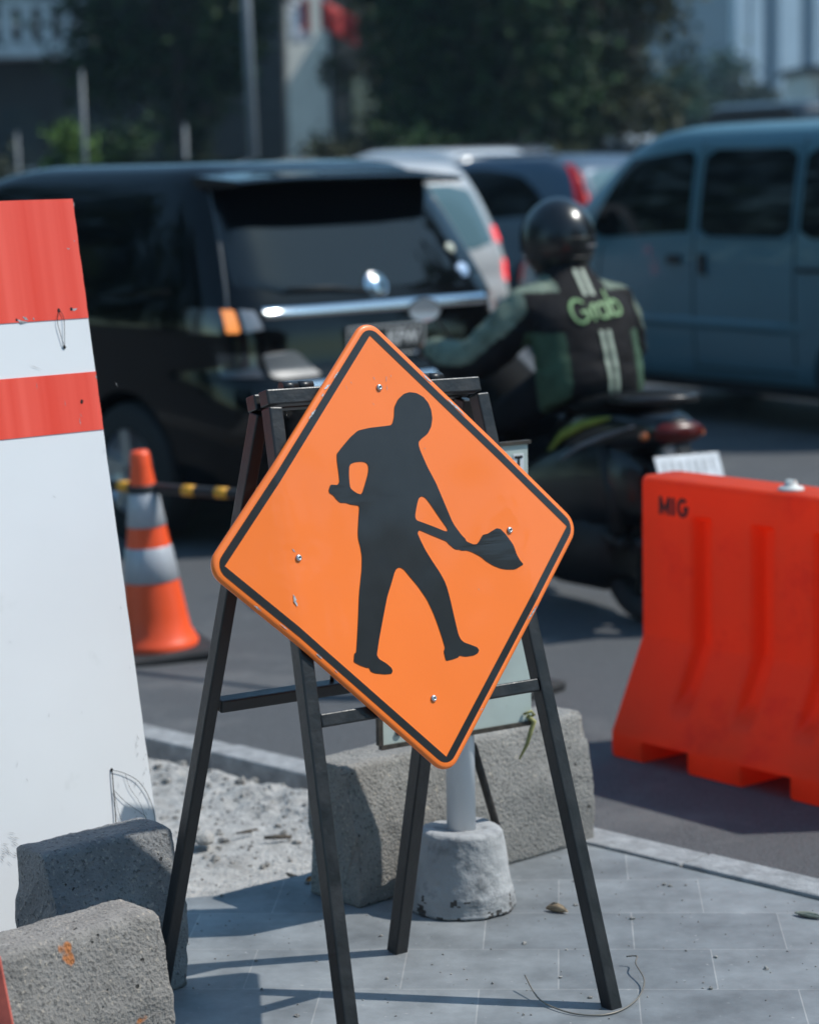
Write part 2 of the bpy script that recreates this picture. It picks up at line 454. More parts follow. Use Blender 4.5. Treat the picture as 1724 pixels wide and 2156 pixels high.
def diamond(half, r, n=10):
    """outline of a square standing on its corner; half = centre to (unrounded) corner"""
    pts = []; k = r * math.sqrt(2)
    for q in range(4):
        a0 = R(90 * q); cx, cz = (half - k) * math.cos(a0), (half - k) * math.sin(a0)
        for i in range(n + 1):
            a = a0 + R(-45 + 90 * i / n); pts.append((cx + r * math.cos(a), cz + r * math.sin(a)))
    out = []
    for i in range(len(pts)):
        a, b = pts[i], pts[(i + 1) % len(pts)]; m = max(1, int(math.hypot(b[0] - a[0], b[1] - a[1]) / .014))
        for j in range(m): out.append((lerp(a[0], b[0], j / m), lerp(a[1], b[1], j / m)))
    return out
HALF = .4243
stand = thing('roadworks_sign', 'orange diamond warning sign of a digging worker on a black folding steel stand', 'road sign')
stand.matrix_world = SM
full = diamond(HALF, .037)
N_ = len(full)
def dring(inset, y):
    h = HALF - inset * math.sqrt(2); rr = max(.004, .037 - inset)
    base = diamond(h, rr)
    # resample to the same count by scaling directions of the full outline
    out = []
    for i, (x, z) in enumerate(full):
        k = (h / HALF)
        # move inwards along the corner/edge geometry
        out.append((x, z))
    return out
def inset_ring(inset, y):
    """offset the outline inwards by inset"""
    out = []
    for i in range(N_):
        a, b = V((*full[i - 1], 0)), V((*full[(i + 1) % N_], 0)); t = (b - a).normalized(); n = V((-t.y, t.x, 0))
        p = V((*full[i], 0)) + n * inset; out.append(V((p.x, dep(p.x, p.y) + y, p.y)))
    return out
pm = MB()
rim = [inset_ring(.014, .010), inset_ring(.0030, .010), inset_ring(.0007, .0088), inset_ring(0, .0064), inset_ring(.0007, .0038), inset_ring(.0026, .0016), inset_ring(.0060, .0004), inset_ring(.0105, 0)]
pm.rings(rim, 0, True, False, False)
inn = [(x * 1.0, z) for x, z in [(p.x, p.z) for p in rim[-1]]]
rows = []
for k in [1, .97, .93, .88, .82, .76, .70, .64, .58, .52, .46, .40, .34, .28, .22, .16, .10, .05]:
    rows.append([SP(x * k, z * k) for x, z in inn])
pm.rings(rows, 0, True, False, True)
back = [[V((x * k, dep(x * k, z * k) + .003, z * k)) for x, z in inn] for k in (1, .8, .6, .4, .2, .05)]
pm.rings([rim[0]] + back, 0, True, False, True)
panel = pm.build('sign_panel', M_orange, stand)
# black border: outer corners rounded, inner corners sharp, in two mitred halves as on the photo
def border_pt(inset, i, sharp):
    p = V((*full[i], 0)); h = HALF - inset * math.sqrt(2)
    return p
def ring_at(half, r):
    return diamond(half, r)
bo = MB()
hO, hI = HALF - .0118 * math.sqrt(2), .3872
for q in range(4):
    a0, a1 = R(90 * q), R(90 * (q + 1))
    A, B = V((math.cos(a0), math.sin(a0), 0)), V((math.cos(a1), math.sin(a1), 0))
    e = (B - A).normalized(); nrm = V((math.cos((a0 + a1) / 2), math.sin((a0 + a1) / 2), 0))
    dO, dI = hO / math.sqrt(2), hI / math.sqrt(2); rc = .026
    n = 60
    vs = []
    for i in range(n + 1):
        s = lerp(-dO, dO, i / n)
        so_ = s; do = dO
        # round the outer corner
        over = abs(s) - (dO - rc)
        if over > 0:
            an = (over / rc) * R(45); do = dO - rc + rc * math.cos(an); so_ = math.copysign(dO - rc + rc * math.sin(an), s)
        si = max(-dI, min(dI, so_ * dI / (dO - rc + rc * math.sin(R(45)))))
        for k in (0, .5, 1):
            p = nrm * lerp(do, dI, k) + e * lerp(so_, si, k)
            vs.append(SP(p.x, p.y, .0007))
    fs = [(i * 3 + j, i * 3 + j + 1, (i + 1) * 3 + j + 1, (i + 1) * 3 + j) for i in range(n) for j in range(2)]
    bo.add(vs, fs, 0, True)
bo.build('black_border', M_black, panel, fix=False)
# the worker: outline read off the photo, two enlarged views a and b
ZA = lambda x, y: sl(850 + x * .67865, 1280 + y * .67865)
ZB = lambda x, y: sl(1050 + x * .56265, 1850 + y * .56265)
o1 = [(845, 123), (880, 128), (915, 148), (940, 178), (955, 215), (961, 258), (955, 300), (938, 335), (905, 362), (891, 378), (891, 395), (900, 425), (935, 505), (980, 590), (1020, 685), (1060, 780), (1075, 808), (1110, 855), (1130, 875), (1135, 887), (1150, 895), (1170, 903), (1188, 902), (1200, 888), (1218, 855), (1245, 848), (1265, 835), (1290, 820), (1310, 824), (1335, 848), (1362, 885), (1375, 905)]
o2 = [(1310, 95), (1325, 140), (1345, 175), (1366, 200), (1330, 222), (1310, 231), (1260, 231), (1225, 225), (1180, 207), (1135, 180), (1110, 158), (1090, 145), (1045, 122), (1015, 113), (985, 115), (970, 108), (950, 108), (935, 100), (915, 82), (905, 75), (893, 58), (800, 20), (735, -8), (722, -12), (712, 8), (735, 60), (760, 110), (800, 175), (850, 250), (880, 305), (895, 345), (915, 420), (940, 530), (965, 635), (980, 665), (1000, 682), (1050, 700), (1080, 712), (1092, 730), (1085, 748), (1060, 762), (1010, 770), (970, 763), (963, 775), (925, 788), (888, 796), (874, 737), (882, 715), (865, 655), (835, 565), (810, 500), (770, 415), (715, 335), (660, 270), (630, 233), (610, 220), (595, 219), (580, 230), (570, 250), (550, 320), (525, 400), (500, 530), (475, 665), (461, 760), (475, 785), (520, 812), (550, 838), (559, 858), (552, 875), (510, 879), (450, 873), (425, 862), (412, 838), (400, 839), (360, 825), (319, 803), (322, 752), (334, 743), (338, 690), (345, 560), (352, 380), (368, 230), (369, 150), (360, 95), (346, 40)]
o3 = [(580, 840), (583, 780), (588, 705), (540, 698), (520, 690), (490, 690), (470, 672), (455, 652), (435, 640), (431, 625), (440, 597), (475, 599), (486, 583), (482, 540), (473, 475), (472, 440), (490, 415), (540, 355), (580, 320), (640, 306), (710, 298), (748, 293), (758, 280), (765, 250), (767, 200), (785, 160), (815, 132)]
outer = [ZA(*p) for p in o1] + [ZB(*p) for p in o2] + [ZA(*p) for p in o3]
h1 = [ZA(*p) for p in [(537, 495), (560, 482), (600, 478), (625, 485), (635, 505), (632, 540), (618, 590), (600, 648), (575, 642), (545, 620), (538, 600), (534, 540)]]
h2 = [ZA(*p) for p in [(905, 655), (890, 668), (880, 710), (872, 760), (880, 780), (900, 787), (970, 813), (1035, 840), (1040, 825), (1000, 770), (950, 695), (925, 663)]]
vv, ff = fill2d([chaikin(outer, .12), chaikin(h1, .22), chaikin(h2, .22)])
MB().add([SP(x, z, .0009) for x, z in vv], ff).build('worker_symbol', M_black, panel)
# rivets
for bx, bz in BOLTS:
    rv = MB().lathe([(.0001, .0001), (.0058, .0002), (.0062, .0012), (.0058, .0026), (.0042, .004), (.0024, .0046), (.0022, .0036), (0, .0034)], 18)
    rv.lathe([(0, .0037), (.0018, .0038), (.0018, .0042), (0, .0043)], 10, mi=1)
    rv.xf(Matrix.Translation(SP(bx, bz, .0002)) @ Matrix.Rotation(R(90), 4, 'X')); rv.build('rivet', [M_zinc, M_black], panel)
# scraped paint on the rim and face
def scrape(cx, cz, ang, ln, wd, seed, off=.0006, onrim=False):
    rr = random.Random(seed); mb = MB()
    n = 9; top = []; bot = []
    for i in range(n + 1):
        s = (i / n - .5) * ln; k = math.sin(math.pi * (.06 + .88 * i / n)) * wd
        for lst, sg in ((top, 1), (bot, -1)):
            u = s; v = sg * k * rr.uniform(.25, 1)
            lst.append((cx + u * math.cos(ang) - v * math.sin(ang), cz + u * math.sin(ang) + v * math.cos(ang)))
    def yo(x, z):
        if not onrim: return dep(x, z) - off
        d = (HALF - abs(x) - abs(z)) / math.sqrt(2)      # distance from the edge
        d = max(0, d)
        pr = [(0, .0064), (.0007, .0038), (.0026, .0016), (.006, .0004), (.0105, 0), (1, 0)]
        for (d0, y0), (d1, y1) in zip(pr, pr[1:]):
            if d0 <= d <= d1: return dep(x, z) + lerp(y0, y1, (d - d0) / (d1 - d0)) - off * 1.4
        return dep(x, z) - off
    vs = [V((x, yo(x, z), z)) for x, z in top + bot]
    mb.add(vs, [(i, i + 1, n + 2 + i, n + 1 + i) for i in range(n)]); return mb
SCR = []
def ZE(x, y): return sl(800 + x * .40603, 1100 + y * .40603)       # enlarged top of the sign
def ZC(x, y): return sl(500 + x * .63805, 2000 + y * .63805)
def scr(f, x0, y0, x1, y1, wd, seed, onrim):
    a, b = f(x0, y0), f(x1, y1); SCR.append(scrape((a[0] + b[0]) / 2, (a[1] + b[1]) / 2, math.atan2(b[1] - a[1], b[0] - a[0]), math.hypot(b[0] - a[0], b[1] - a[1]), wd, seed, .0007, onrim))
for i, a in enumerate([(ZE, 885, 535, 925, 475, .0016), (ZE, 808, 625, 855, 580, .0028), (ZE, 785, 690, 800, 660, .002), (ZE, 672, 880, 730, 800, .0026), (ZE, 1645, 495, 1720, 560, .0022),
                       (ZA, 1040, 160, 1130, 245, .003), (ZA, 920, 45, 960, 75, .0016), (ZB, 1395, 540, 1450, 455, .0042), (ZC, 615, 160, 655, 192, .0022), (ZC, 748, 262, 790, 300, .0012), (ZC, 940, 430, 972, 456, .002),
                       (ZB, 92, 752, 118, 775, .0014), (ZB, 200, 850, 222, 872, .0012), (ZB, 1100, 1105, 1120, 1085, .0014)]): scr(*a[:5], a[5], i, True)
for i, a in enumerate([(ZC, 815, 105, 835, 170, .0042), (ZE, 1225, 515, 1240, 545, .0008), (ZE, 1337, 512, 1337, 560, .0009), (ZE, 1375, 500, 1377, 522, .0006), (ZE, 1343, 590, 1344, 635, .0007), (ZE, 1032, 560, 1040, 575, .0008), (ZE, 990, 590, 1000, 630, .0004),
                       (ZA, 655, 178, 665, 188, .0006), (ZA, 245, 925, 262, 945, .0015), (ZA, 920, 408, 926, 415, .001), (ZA, 1163, 905, 1166, 940, .0009), (ZB, 1088, 350, 1092, 358, .0008), (ZB, 388, 733, 392, 742, .0009), (ZB, 950, 632, 962, 636, .0007)]): scr(*a[:5], a[5], 40 + i, False)
for q in SCR: q.build('paint_scrape', M_bare, panel)
# two-part film seam at the top corner of the border
# front frame of the stand, in the plane of the sign
T_ = .0285
FY = .010 + T_ / 2 + .001
def sbar(name, a, b, w=T_, h=T_, side=(1, 0, 0)): return MB().bar(a, b, w, h, side).build(name, M_steel, stand, bevel=.003)
inv = SM.inverted()
def fp(x, y):
    """pixel of the photograph -> local point whose front face lies on the front of the frame"""
    p = inv @ PLN(x, y, SC + SY * (FY - T_ / 2), SY); return V((p.x, FY, p.z))
tbl, tbr = fp(564, 836), fp(1012, 807)
sbar('top_bar', tbl, tbr, T_, T_, (0, 1, 0))
ltop, rtop = fp(582, 856), fp(1017, 826)
lmid = fp(742, 2156); ld = (lmid - ltop).normalized()
fr = fp(1301, 2134); lf = ltop + ld * ((SM @ ltop).z / -(SM.to_3x3() @ ld).z)
sbar('leg', ltop, lf); sbar('leg', rtop, fr)
def onleg(a, b, z): return a.lerp(b, (a.z - z) / (a.z - b.z))
zc_l, zc_r = fp(690, 1508).z, fp(1125, 1449).z; zc_ = (zc_l + zc_r) / 2
sbar('cross_bar', onleg(ltop, lf, zc_) + V((.0155, 0, 0)), onleg(rtop, fr, zc_) - V((.0155, 0, 0)), T_ * .85, .024, (0, 0, 1))
# rear frame, hinged behind the top bar
RY = FY + T_ + .012
rl, rr_ = inv @ G(334, 2112, 0), inv @ G(836, 2004, 0)
sbar('top_bar', V((tbl.x, RY, tbl.z)), V((tbr.x, RY, tbr.z)), T_, T_, (0, 1, 0))
tl, tr = V((ltop.x, RY, ltop.z)), V((rtop.x, RY, rtop.z))
sbar('leg', tl, rl, .026, .026); sbar('leg', tr, rr_, .031, .031)
f_ = .483
ca, cb_ = tl.lerp(rl, f_), tr.lerp(rr_, f_)
cd = (cb_ - ca).normalized()
sbar('cross_bar', ca + cd * .018, cb_ - cd * .018, T_ * .85, .028, (rl - tl).normalized())
hzz = (tbl.z + tbr.z) / 2 + T_ / 2 + .0085
for x in (-.150, .150):
    hg = MB().tube([(x - .033, (FY + RY) / 2, hzz), (x + .001, (FY + RY) / 2, hzz)], .0095, 14)
    hg.tube([(x + .0025, (FY + RY) / 2, hzz), (x + .034, (FY + RY) / 2, hzz)], .0092, 14)
    hg.box((x, (FY + RY) / 2, hzz - .0075), (.05, .03, .004)); hg.build('hinge', M_steel, stand)
# wire catch on the rear cross bar
cp = ca.lerp(cb_, .60)
MB().tube([cp + V((-.03, .0, .012)), cp + V((-.03, -.005, .03)), cp + V((-.018, -.008, .036)), cp + V((.05, -.008, .036))], .004, 8).build('catch_hook', M_steel, stand)

# ------------------------------------------------------------------ tall board with red bands
M_white = mat('white painted sheet', (.76, .78, .80), .42, var=.03, scale=2, dirt=(.66, .68, .69), dscale=6, dth=.60, bump=.04, bscale=12, rvar=.05)
def red_mat():
    m, nt, b = new_mat('red reflective sheet'); N, L = nt.nodes, nt.links
    tc = N.new('ShaderNodeTexCoord'); mp = N.new('ShaderNodeMapping'); mp.inputs['Scale'].default_value = (26, 1, .5); L.new(tc.outputs['Object'], mp.inputs[0])
    n = N.new('ShaderNodeTexNoise'); n.inputs['Scale'].default_value = 1.0; n.inputs['Detail'].default_value = 3; L.new(mp.outputs[0], n.inputs[0])
    r = N.new('ShaderNodeValToRGB'); r.color_ramp.elements[0].position = .3; r.color_ramp.elements[0].color = (.80, .055, .026, 1); r.color_ramp.elements[1].position = .72; r.color_ramp.elements[1].color = (.92, .115, .075, 1)
    L.new(n.outputs[0], r.inputs[0]); L.new(r.outputs[0], b.inputs['Base Color'])
    b.inputs['Roughness'].default_value = .4; b.inputs['Coat Weight'].default_value = .3; b.inputs['Coat Roughness'].default_value = .25
    return m
M_red = red_mat()
M_wire = mat('dark wire', (.05, .05, .055), .5, .4)
PY, PLEAN = R(40), R(10)
pu = V((math.cos(PY), math.sin(PY), 0)); pn = V((pu.y, -pu.x, 0)); pv = V((0, 0, 1)) * math.cos(PLEAN) - pn * math.sin(PLEAN)
pw = pu.cross(pv)                                              # out of the face, towards the camera side
P0 = V((-.56, 4.72, 0))
board = thing('striped_board', 'tall leaning white board with two red bands, wired to the kerb stone at its foot', 'barrier board')
board.matrix_world = Matrix(((pu.x, -pw.x, pv.x, P0.x), (pu.y, -pw.y, pv.y, P0.y), (pu.z, -pw.z, pv.z, P0.z), (0, 0, 0, 1)))
XR, XL = .0755, -1.12
def bp(x, y):
    p = PLN(x, y, P0, pw) - P0; return (p.dot(pu), p.dot(pv))
def edge_x(z, k): return XR + .0013 * noise.noise(V((z * 23, k, 0))) + .0008 * noise.noise(V((z * 90, k, 3)))
def slab(z0, z1, k, name, m, par, y0, y1):
    n = 40; mb = MB()
    lo = [(XL, z0)] + [(edge_x(lerp(z0, z1, i / n), k), lerp(z0, z1, i / n)) for i in range(n + 1)] + [(XL, z1)]
    return mb.prism(lo, lambda u, v, d: V((u, d, v)), y0, y1).build(name, m, par)
slab(.0, 1.517, 1, 'board_panel', M_white, board, .0008, .022)
slab(1.273, 1.5172, 2, 'red_band', M_red, board, -.0006, .0226); slab(1.044, 1.163, 3, 'red_band', M_red, board, -.0006, .0226)
# hand-made holes, tie wires and scuffs
def wire(pts, r=.0009, name='tie_wire', m=None):
    q = []
    for i in range(len(pts) - 1):
        for k in range(6):
            t = k / 6; p0, p1, p2, p3 = [V(pts[max(0, min(len(pts) - 1, i + j))]) for j in (-1, 0, 1, 2)]
            q.append(.5 * ((2 * p1) + (p2 - p0) * t + (2 * p0 - 5 * p1 + 4 * p2 - p3) * t * t + (3 * p1 - p0 - 3 * p2 + p3) * t ** 3))
    q.append(V(pts[-1])); return MB().tube(q, r * .62, 6).build(name, m or M_wire, board)
def bw(x, y, o=.004): u, v = bp(x, y); return (u, -o, v)
ZF = lambda x, y: bw(x * .826 / 1.6514, (2500 + y * .826) / 1.6514, .003)
ZG = lambda x, y: bw(x * .826 / 1.6514, (600 + y * .826) / 1.6514, .003)
wire([ZG(248, 580), ZG(240, 625), ZG(250, 670), ZG(268, 730)]); wire([ZG(250, 580), ZG(266, 610), ZG(270, 660), ZG(270, 735)])
wire([ZF(470, 217), ZF(477, 310), ZF(484, 400), ZF(488, 505)], .0016); wire([ZF(470, 215), ZF(520, 228), ZF(580, 262), ZF(625, 330), ZF(650, 420), ZF(630, 480), ZF(570, 495), ZF(500, 515), ZF(488, 508)], .001)
wire([ZF(478, 300), ZF(530, 352), ZF(612, 415), ZF(590, 460), ZF(540, 500)], .0008); wire([ZF(478, 305), ZF(500, 400), ZF(535, 495)], .0006); wire([ZF(525, 232), ZF(545, 290), ZF(585, 350), ZF(612, 420)], .0006)
for f, x, y, r in [(ZG, 248, 580, .0045), (ZG, 300, 575, .0042), (ZG, 273, 735, .004), (ZG, 345, 965, .0048), (ZF, 470, 215, .004), (ZG, 70, 620, .003)]:
    u, _, v = f(x, y); n = 11; vs = [V((u, -.0012, v))] + [V((u + r * rnd.uniform(.5, 1.1) * math.cos(a), -.0011, v + r * rnd.uniform(.6, 1.1) * math.sin(a))) for a in [2 * math.pi * i / n for i in range(n)]]
    MB().add(vs, [(0, i + 1, (i + 1) % n + 1) for i in range(n)]).build('punched_hole', M_black, board)
M_scf = mat('grey scuff', (.34, .34, .35), .7, var=.4, scale=200)
def scuff(f, x0, y0, x1, y1, w_):
    a, b = V(f(x0, y0)), V(f(x1, y1)); a.y = b.y = -.0010; t = (b - a).normalized(); s = V((-t.z, 0, t.x)) * w_
    m_ = a.lerp(b, .5) + s * rnd.uniform(-1.5, 1.5)
    MB().add([a, m_ + s, b, m_ - s], [(0, 1, 2, 3)]).build('scuff_mark', M_scf, board)
for i in range(26):
    x = rnd.uniform(560, 640); y = rnd.uniform(60, 470); scuff(ZF, x, y, x + rnd.uniform(-14, 14), y + rnd.uniform(8, 26), .0007)
for i in range(20):
    x = rnd.uniform(0, 60); y = rnd.uniform(470, 600); scuff(ZF, x, y, x + rnd.uniform(10, 34), y + rnd.uniform(4, 26), .0006)
for i in range(16):
    x = rnd.uniform(30, 560); y = rnd.uniform(-1500, 480); scuff(ZF, x, y, x + rnd.uniform(-6, 18), y + rnd.uniform(5, 30), .0005)
for a in [(66, 615, 118, 628, .003), (95, 606, 120, 622, .0028), (295, 575, 328, 572, .0026), (140, 610, 146, 622, .0018), (280, 318, 296, 321, .0012), (335, 1030, 341, 1065, .0009), (122, 808, 180, 830, .0005), (310, 286, 318, 288, .001), (405, 850, 408, 870, .0016), (310, 120, 312, 150, .0008)]: scuff(ZG, *a)
# red lath leaning at the picture's left edge
lt_ = thing('painted_lath', 'thin red painted wooden lath propped against the nearest kerb stone', 'wooden lath')
MB().bar(AT(94, 2558, 3.58), AT(-14, 2016, 3.66), .022, .012, (1, 0, 0)).build('lath', mat('faded red paint', (.50, .10, .07), .6, var=.25, scale=30), lt_, bevel=.001)

# ------------------------------------------------------------------ small board on a pipe in a concrete foot
BKC = V((.095, 4.935, 0))
post = thing('sign_post', 'small pale green board on a white pipe set in a round concrete foot', 'sign post', BKC)
def bj(p):
    n = noise.fractal(p * 16 + V((3, 1, 8)), .8, 2.0, 4); k = 1 + .022 * n
    low = max(0, 1 - p.z / .045); k -= .09 * low * max(0, noise.noise(V((p.x * 26, p.y * 26, p.z * 18))))
    z = p.z + (.004 * n if p.z > .14 else 0) - (.006 if p.z > .15 else 0) * max(0, noise.noise(V((p.x * 20, p.y * 20, 9))))
    return V((p.x * k, p.y * k, max(0, z)))
bh, rb, rt_ = .172, .112, .086
prof = [(0, 0), (rb - .006, 0)]
for i in range(40):
    t = i / 39; r = lerp(rb, rt_, t); z = .004 + t * (bh - .012)
    if t < .26: r += .0018 * (1 if int(t * 36) % 2 == 0 else 0)
    prof.append((r, z))
prof += [(rt_ - .004, bh - .003), (rt_ - .012, bh), (rt_ - .03, bh - .003), (.036, bh - .004), (0, bh - .004)]
fm_ = MB().lathe(prof, 96, jit=bj)
for i, f in enumerate(fm_.f):
    c = sum((V(fm_.v[q]) for q in f), V()) / len(f)
    if c.z < .05 and noise.fractal(c * 30 + V((7, 2, 5)), .8, 2.1, 4) > .05 + c.z * 14: fm_.m[i] = 1
fm_.build('concrete_foot', [M_bucket, mat('broken dark concrete', (.075, .07, .065), .95, var=.5, scale=60, bump=.8, bscale=90)], post)
M_pvc = mat('white plastic pipe', (.68, .70, .73), .35, var=.05, scale=6, dirt=(.55, .56, .57), dscale=20, dth=.66)
MB().lathe([(.026, .10), (.0305, .10), (.0305, .84), (.026, .84)], 28).build('pipe', M_pvc, post)
byaw = R(32); bu = V((math.cos(byaw), math.sin(byaw), 0)); bn = V((bu.y, -bu.x, 0))
PB = BKC + bn * .036
def pb_(x, y): p = PLN(x, y, PB, bn) - BKC; return p.dot(bu), p.z
(xa_, za), (xb_, zb), (xc_, zc) = pb_(805, 1570), pb_(1122, 1515), pb_(1097, 935)
zb0 = (za + zb) / 2; xr_ = (xb_ + xc_) / 2 + .004
BM = Matrix(((bu.x, -bn.x, 0, bn.x * .036), (bu.y, -bn.y, 0, bn.y * .036), (0, 0, 1, 0), (0, 0, 0, 1)))
M_pale = mat('pale green board paint', (.50, .57, .53), .6, var=.1, scale=9, dirt=(.38, .42, .38), dscale=14, dth=.6, bump=.1, bscale=20)
bd = MB().box(((xa_ + xr_) / 2, 0, (zb0 + zc) / 2), (xr_ - xa_, .006, zc - zb0)); bd.xf(BM); bdo = bd.build('board', M_pale, post, bevel=.001)
ed = MB()
ed.box(((xa_ + xr_) / 2, -.001, zb0 - .004), (xr_ - xa_ + .012, .012, .009)); ed.box((xa_ - .0065, -.001, (zb0 + zc) / 2), (.010, .012, zc - zb0 - .002)); ed.box(((xa_ + xr_) / 2, -.001, zc + .004), (xr_ - xa_ + .012, .012, .007))
ed.xf(BM); ed.build('board_edge', mat('rusty dark edge strip', (.055, .045, .035), .7, var=.5, scale=50), bdo)
tm = text_mb('T', .03, .001); tm.xf(BM @ Matrix.Translation((pb_(1089, 972)[0], -.0045, pb_(1089, 972)[1])) @ Matrix.Rotation(R(90), 4, 'X'))
tp = MB().box((pb_(1089, 972)[0], -.0036, pb_(1089, 972)[1]), (.026, .001, .034)); tp.xf(BM); tp.build('paper_label', mat('white label', (.72, .74, .74), .6), bdo)
tm.build('lettering', M_black, bdo)
M_tie = mat('yellow green cord', (.28, .27, .10), .7, var=.3, scale=80)
x0, z0 = pb_(1107, 1517)
tq = [(x0, -.006, z0 + .012), (x0 + .012, -.012, z0 - .002), (x0 + .004, -.012, z0 - .02), (x0 - .004, -.008, z0 - .05), (x0 - .02, -.002, z0 - .08)]
MB().tube([BM @ V(p) for p in tq], [.004, .006, .005, .004, .002], 8).build('cord', M_tie, bdo)
MB().tube([BM @ V(p) for p in [(x0 - .01, -.006, z0 + .016), (x0 + .004, -.014, z0 + .022), (x0 + .016, -.008, z0 + .012), (x0 + .006, .002, z0 + .004)]], .003, 8).build('cord', M_tie, bdo)
bx_, bz_ = pb_(838, 1540)
bt = MB().lathe([(.008, 0), (.008, .004), (0, .005)], 12); bt.xf(BM @ Matrix.Translation((bx_, -.003, bz_)) @ Matrix.Rotation(R(90), 4, 'X')); bt.build('bolt', M_steel, bdo)
# dark bent strip standing beside the pipe
stp = thing('bent_strip', 'bent dark metal strip propped between the white pipe and the long kerb stone', 'metal strip')
a_, b__, c_ = AT(972, 1552, 4.93), AT(996, 1572, 4.95), AT(1034, 1702, 4.985)
c_.z = max(c_.z, .0)
MB().tube([a_, a_.lerp(b__, .6) + V((0, 0, .006)), b__, b__.lerp(c_, .3), c_.lerp(b__, .3), c_, c_ + (c_ - b__) * .42], .0085, 8).build('strip', mat('dark rusty strip', (.028, .024, .021), .7, var=.4, scale=60), stp)

# ------------------------------------------------------------------ litter
M_leafb = mat('dry brown leaf', (.30, .22, .14), .8, var=.45, scale=60, bump=.3)
M_leafo = mat('dry orange leaf', (.55, .25, .05), .7, var=.4, scale=60)
def curl_leaf(name, label, p, ln, wd, rz, curl, m, seed):
    rr = random.Random(seed)
    def fn(u, v):
        s = u - .5; w_ = math.sin(math.pi * min(1, .04 + u * .94)) ** .7 * wd; t = (v - .5)
        return V((s * ln, t * w_ * math.cos(curl * t * 2), abs(t) * w_ * math.sin(curl * abs(t) * 2) * .9 + .0006 + .06 * ln * (2 * s) ** 2 + .05 * wd * noise.noise(V((u * 4, v * 4, seed)))))
    o = MB().grid(fn, 14, 8).build(name, m); o.location = p; o.rotation_euler = (0, 0, rz)
    so_ = o.modifiers.new('thickness', 'SOLIDIFY'); so_.thickness = .0006
    return tag(o, label, 'leaf')
curl_leaf('dry_leaf', 'crumpled brown and white dry leaf on the paving right of the concrete foot', G(1172, 1921), .05, .045, R(-30), 1.6, M_leafb, 1)
curl_leaf('dry_leaf', 'pale olive dry leaf lying on the paving at the right picture edge', G(1702, 1932), .065, .028, R(-35), .8, mat('pale olive leaf', (.30, .31, .25), .8, var=.3, scale=70), 2)
curl_leaf('dry_leaf', 'orange brown curled leaf in the sand beside the stand leg', G(652, 1852) + V((0, 0, -.012)), .05, .04, R(70), 1.4, M_leafo, 3)
def twig(name, label, pts, r, cat='twig', m=None):
    return tag(MB().tube(pts, r, 7).build(name, m or mat('dark bark', (.09, .075, .06), .9, var=.4, scale=80)), label, cat)
dz = V((0, 0, -.008))
twig('stick', 'short dark stick lying flat in the sand', [G(556, 1757) + dz, G(585, 1755) + dz, G(614, 1755) + dz], [.004, .006, .004], 'stick')
twig('stick', 'grey brown broken stick in the sand left of the orange leaf', [G(604, 1832) + dz, G(625, 1842) + dz, G(650, 1850) + dz], [.003, .007, .005], 'stick')
twig('twig', 'short thin twig above the dark stick in the sand', [G(497, 1748) + dz, G(520, 1744) + dz, G(542, 1738) + dz], [.002, .004, .002])
def clod(label, p, r, seed):
    mb = MB(); blob(mb, (0, 0, 0), r, seed, 9, 14, flat=.6); mb.s = [True] * len(mb.s)
    o = mb.build('soil_clod', M_dirt); o.location = p; return tag(o, label, 'clod')
clod('larger grey clod of soil beside the rear left stand leg', G(428, 1764) + V((0, 0, .0)), .026, 5); clod('smaller grey clod of soil touching the larger one', G(405, 1742) + V((0, 0, 0)), .02, 9)
wl = [G(1105, 2085), G(1135, 2112), G(1190, 2134), G(1250, 2141), G(1300, 2133), G(1340, 2108), G(1356, 2078), G(1338, 2050), G(1340, 2036), G(1315, 2033)]
hz_ = [.03, .008, .004, .003, .003, .004, .012, .02, .022, .018]
wl = [p + V((0, 0, h)) for p, h in zip(wl, hz_)]
q = []
for i in range(len(wl) - 1):
    for k in range(6):
        t = k / 6; p0, p1, p2, p3 = [wl[max(0, min(len(wl) - 1, i + j))] for j in (-1, 0, 1, 2)]
        q.append(.5 * ((2 * p1) + (p2 - p0) * t + (2 * p0 - 5 * p1 + 4 * p2 - p3) * t * t + (3 * p1 - p0 - 3 * p2 + p3) * t ** 3))
tag(MB().tube(q, .0016, 6).build('wire_loop', mat('dull wire', (.22, .20, .17), .5, .5)), 'thin loose wire curled on the paving around the front right stand foot', 'wire')

# ------------------------------------------------------------------ traffic cones and the bar between them
M_cone = mat('orange cone plastic', (.90, .095, .022), .42, var=.06, scale=6, dirt=(.62, .09, .03), dscale=12, dth=.64)
M_refl = mat('grey reflective sleeve', (.40, .42, .455), .35, var=.05, scale=14, spec=.6)
M_rub = mat('black rubber', (.022, .022, .023), .7, var=.3, scale=20)
def cone():
    t = thing('traffic_cone', '', 'traffic cone')
    pr = [(.0, .715), (.026, .715), (.034, .70), (.036, .66), (.041, .62), (.044, .600)]
    rad = lambda z: .042 + (.62 - z) * .146
    MB().box((0, 0, .016), (.37, .37, .034)).build('base', M_rub, t, bevel=.012)
    body = [(.140, .033), (.142, .05), (.134, .058), (.128, .075)] + [(rad(z), z) for z in (.09, .15, .3, .45, .6)] + [(.036, .66), (.034, .70), (.028, .715), (0, .716)]
    bd_ = MB().lathe(body, 40); b_ = bd_.build('cone_body', M_cone, t)
    for i in range(40):
        pass
    for z0_, z1_ in ((.265, .385), (.455, .575)):
        MB().lathe([(rad(z0_) + .0005, z0_), (rad(z0_) + .003, z0_ + .002), (rad(z1_) + .003, z1_ - .002), (rad(z1_) + .0005, z1_)], 40).build('reflective_sleeve', M_refl, b_)
    MB().lathe([(rad(.585) + .001, .571), (rad(.585) + .006, .573), (rad(.585) + .006, .597), (rad(.585) + .001, .599)], 32).build('collar', M_rub, t)
    return t
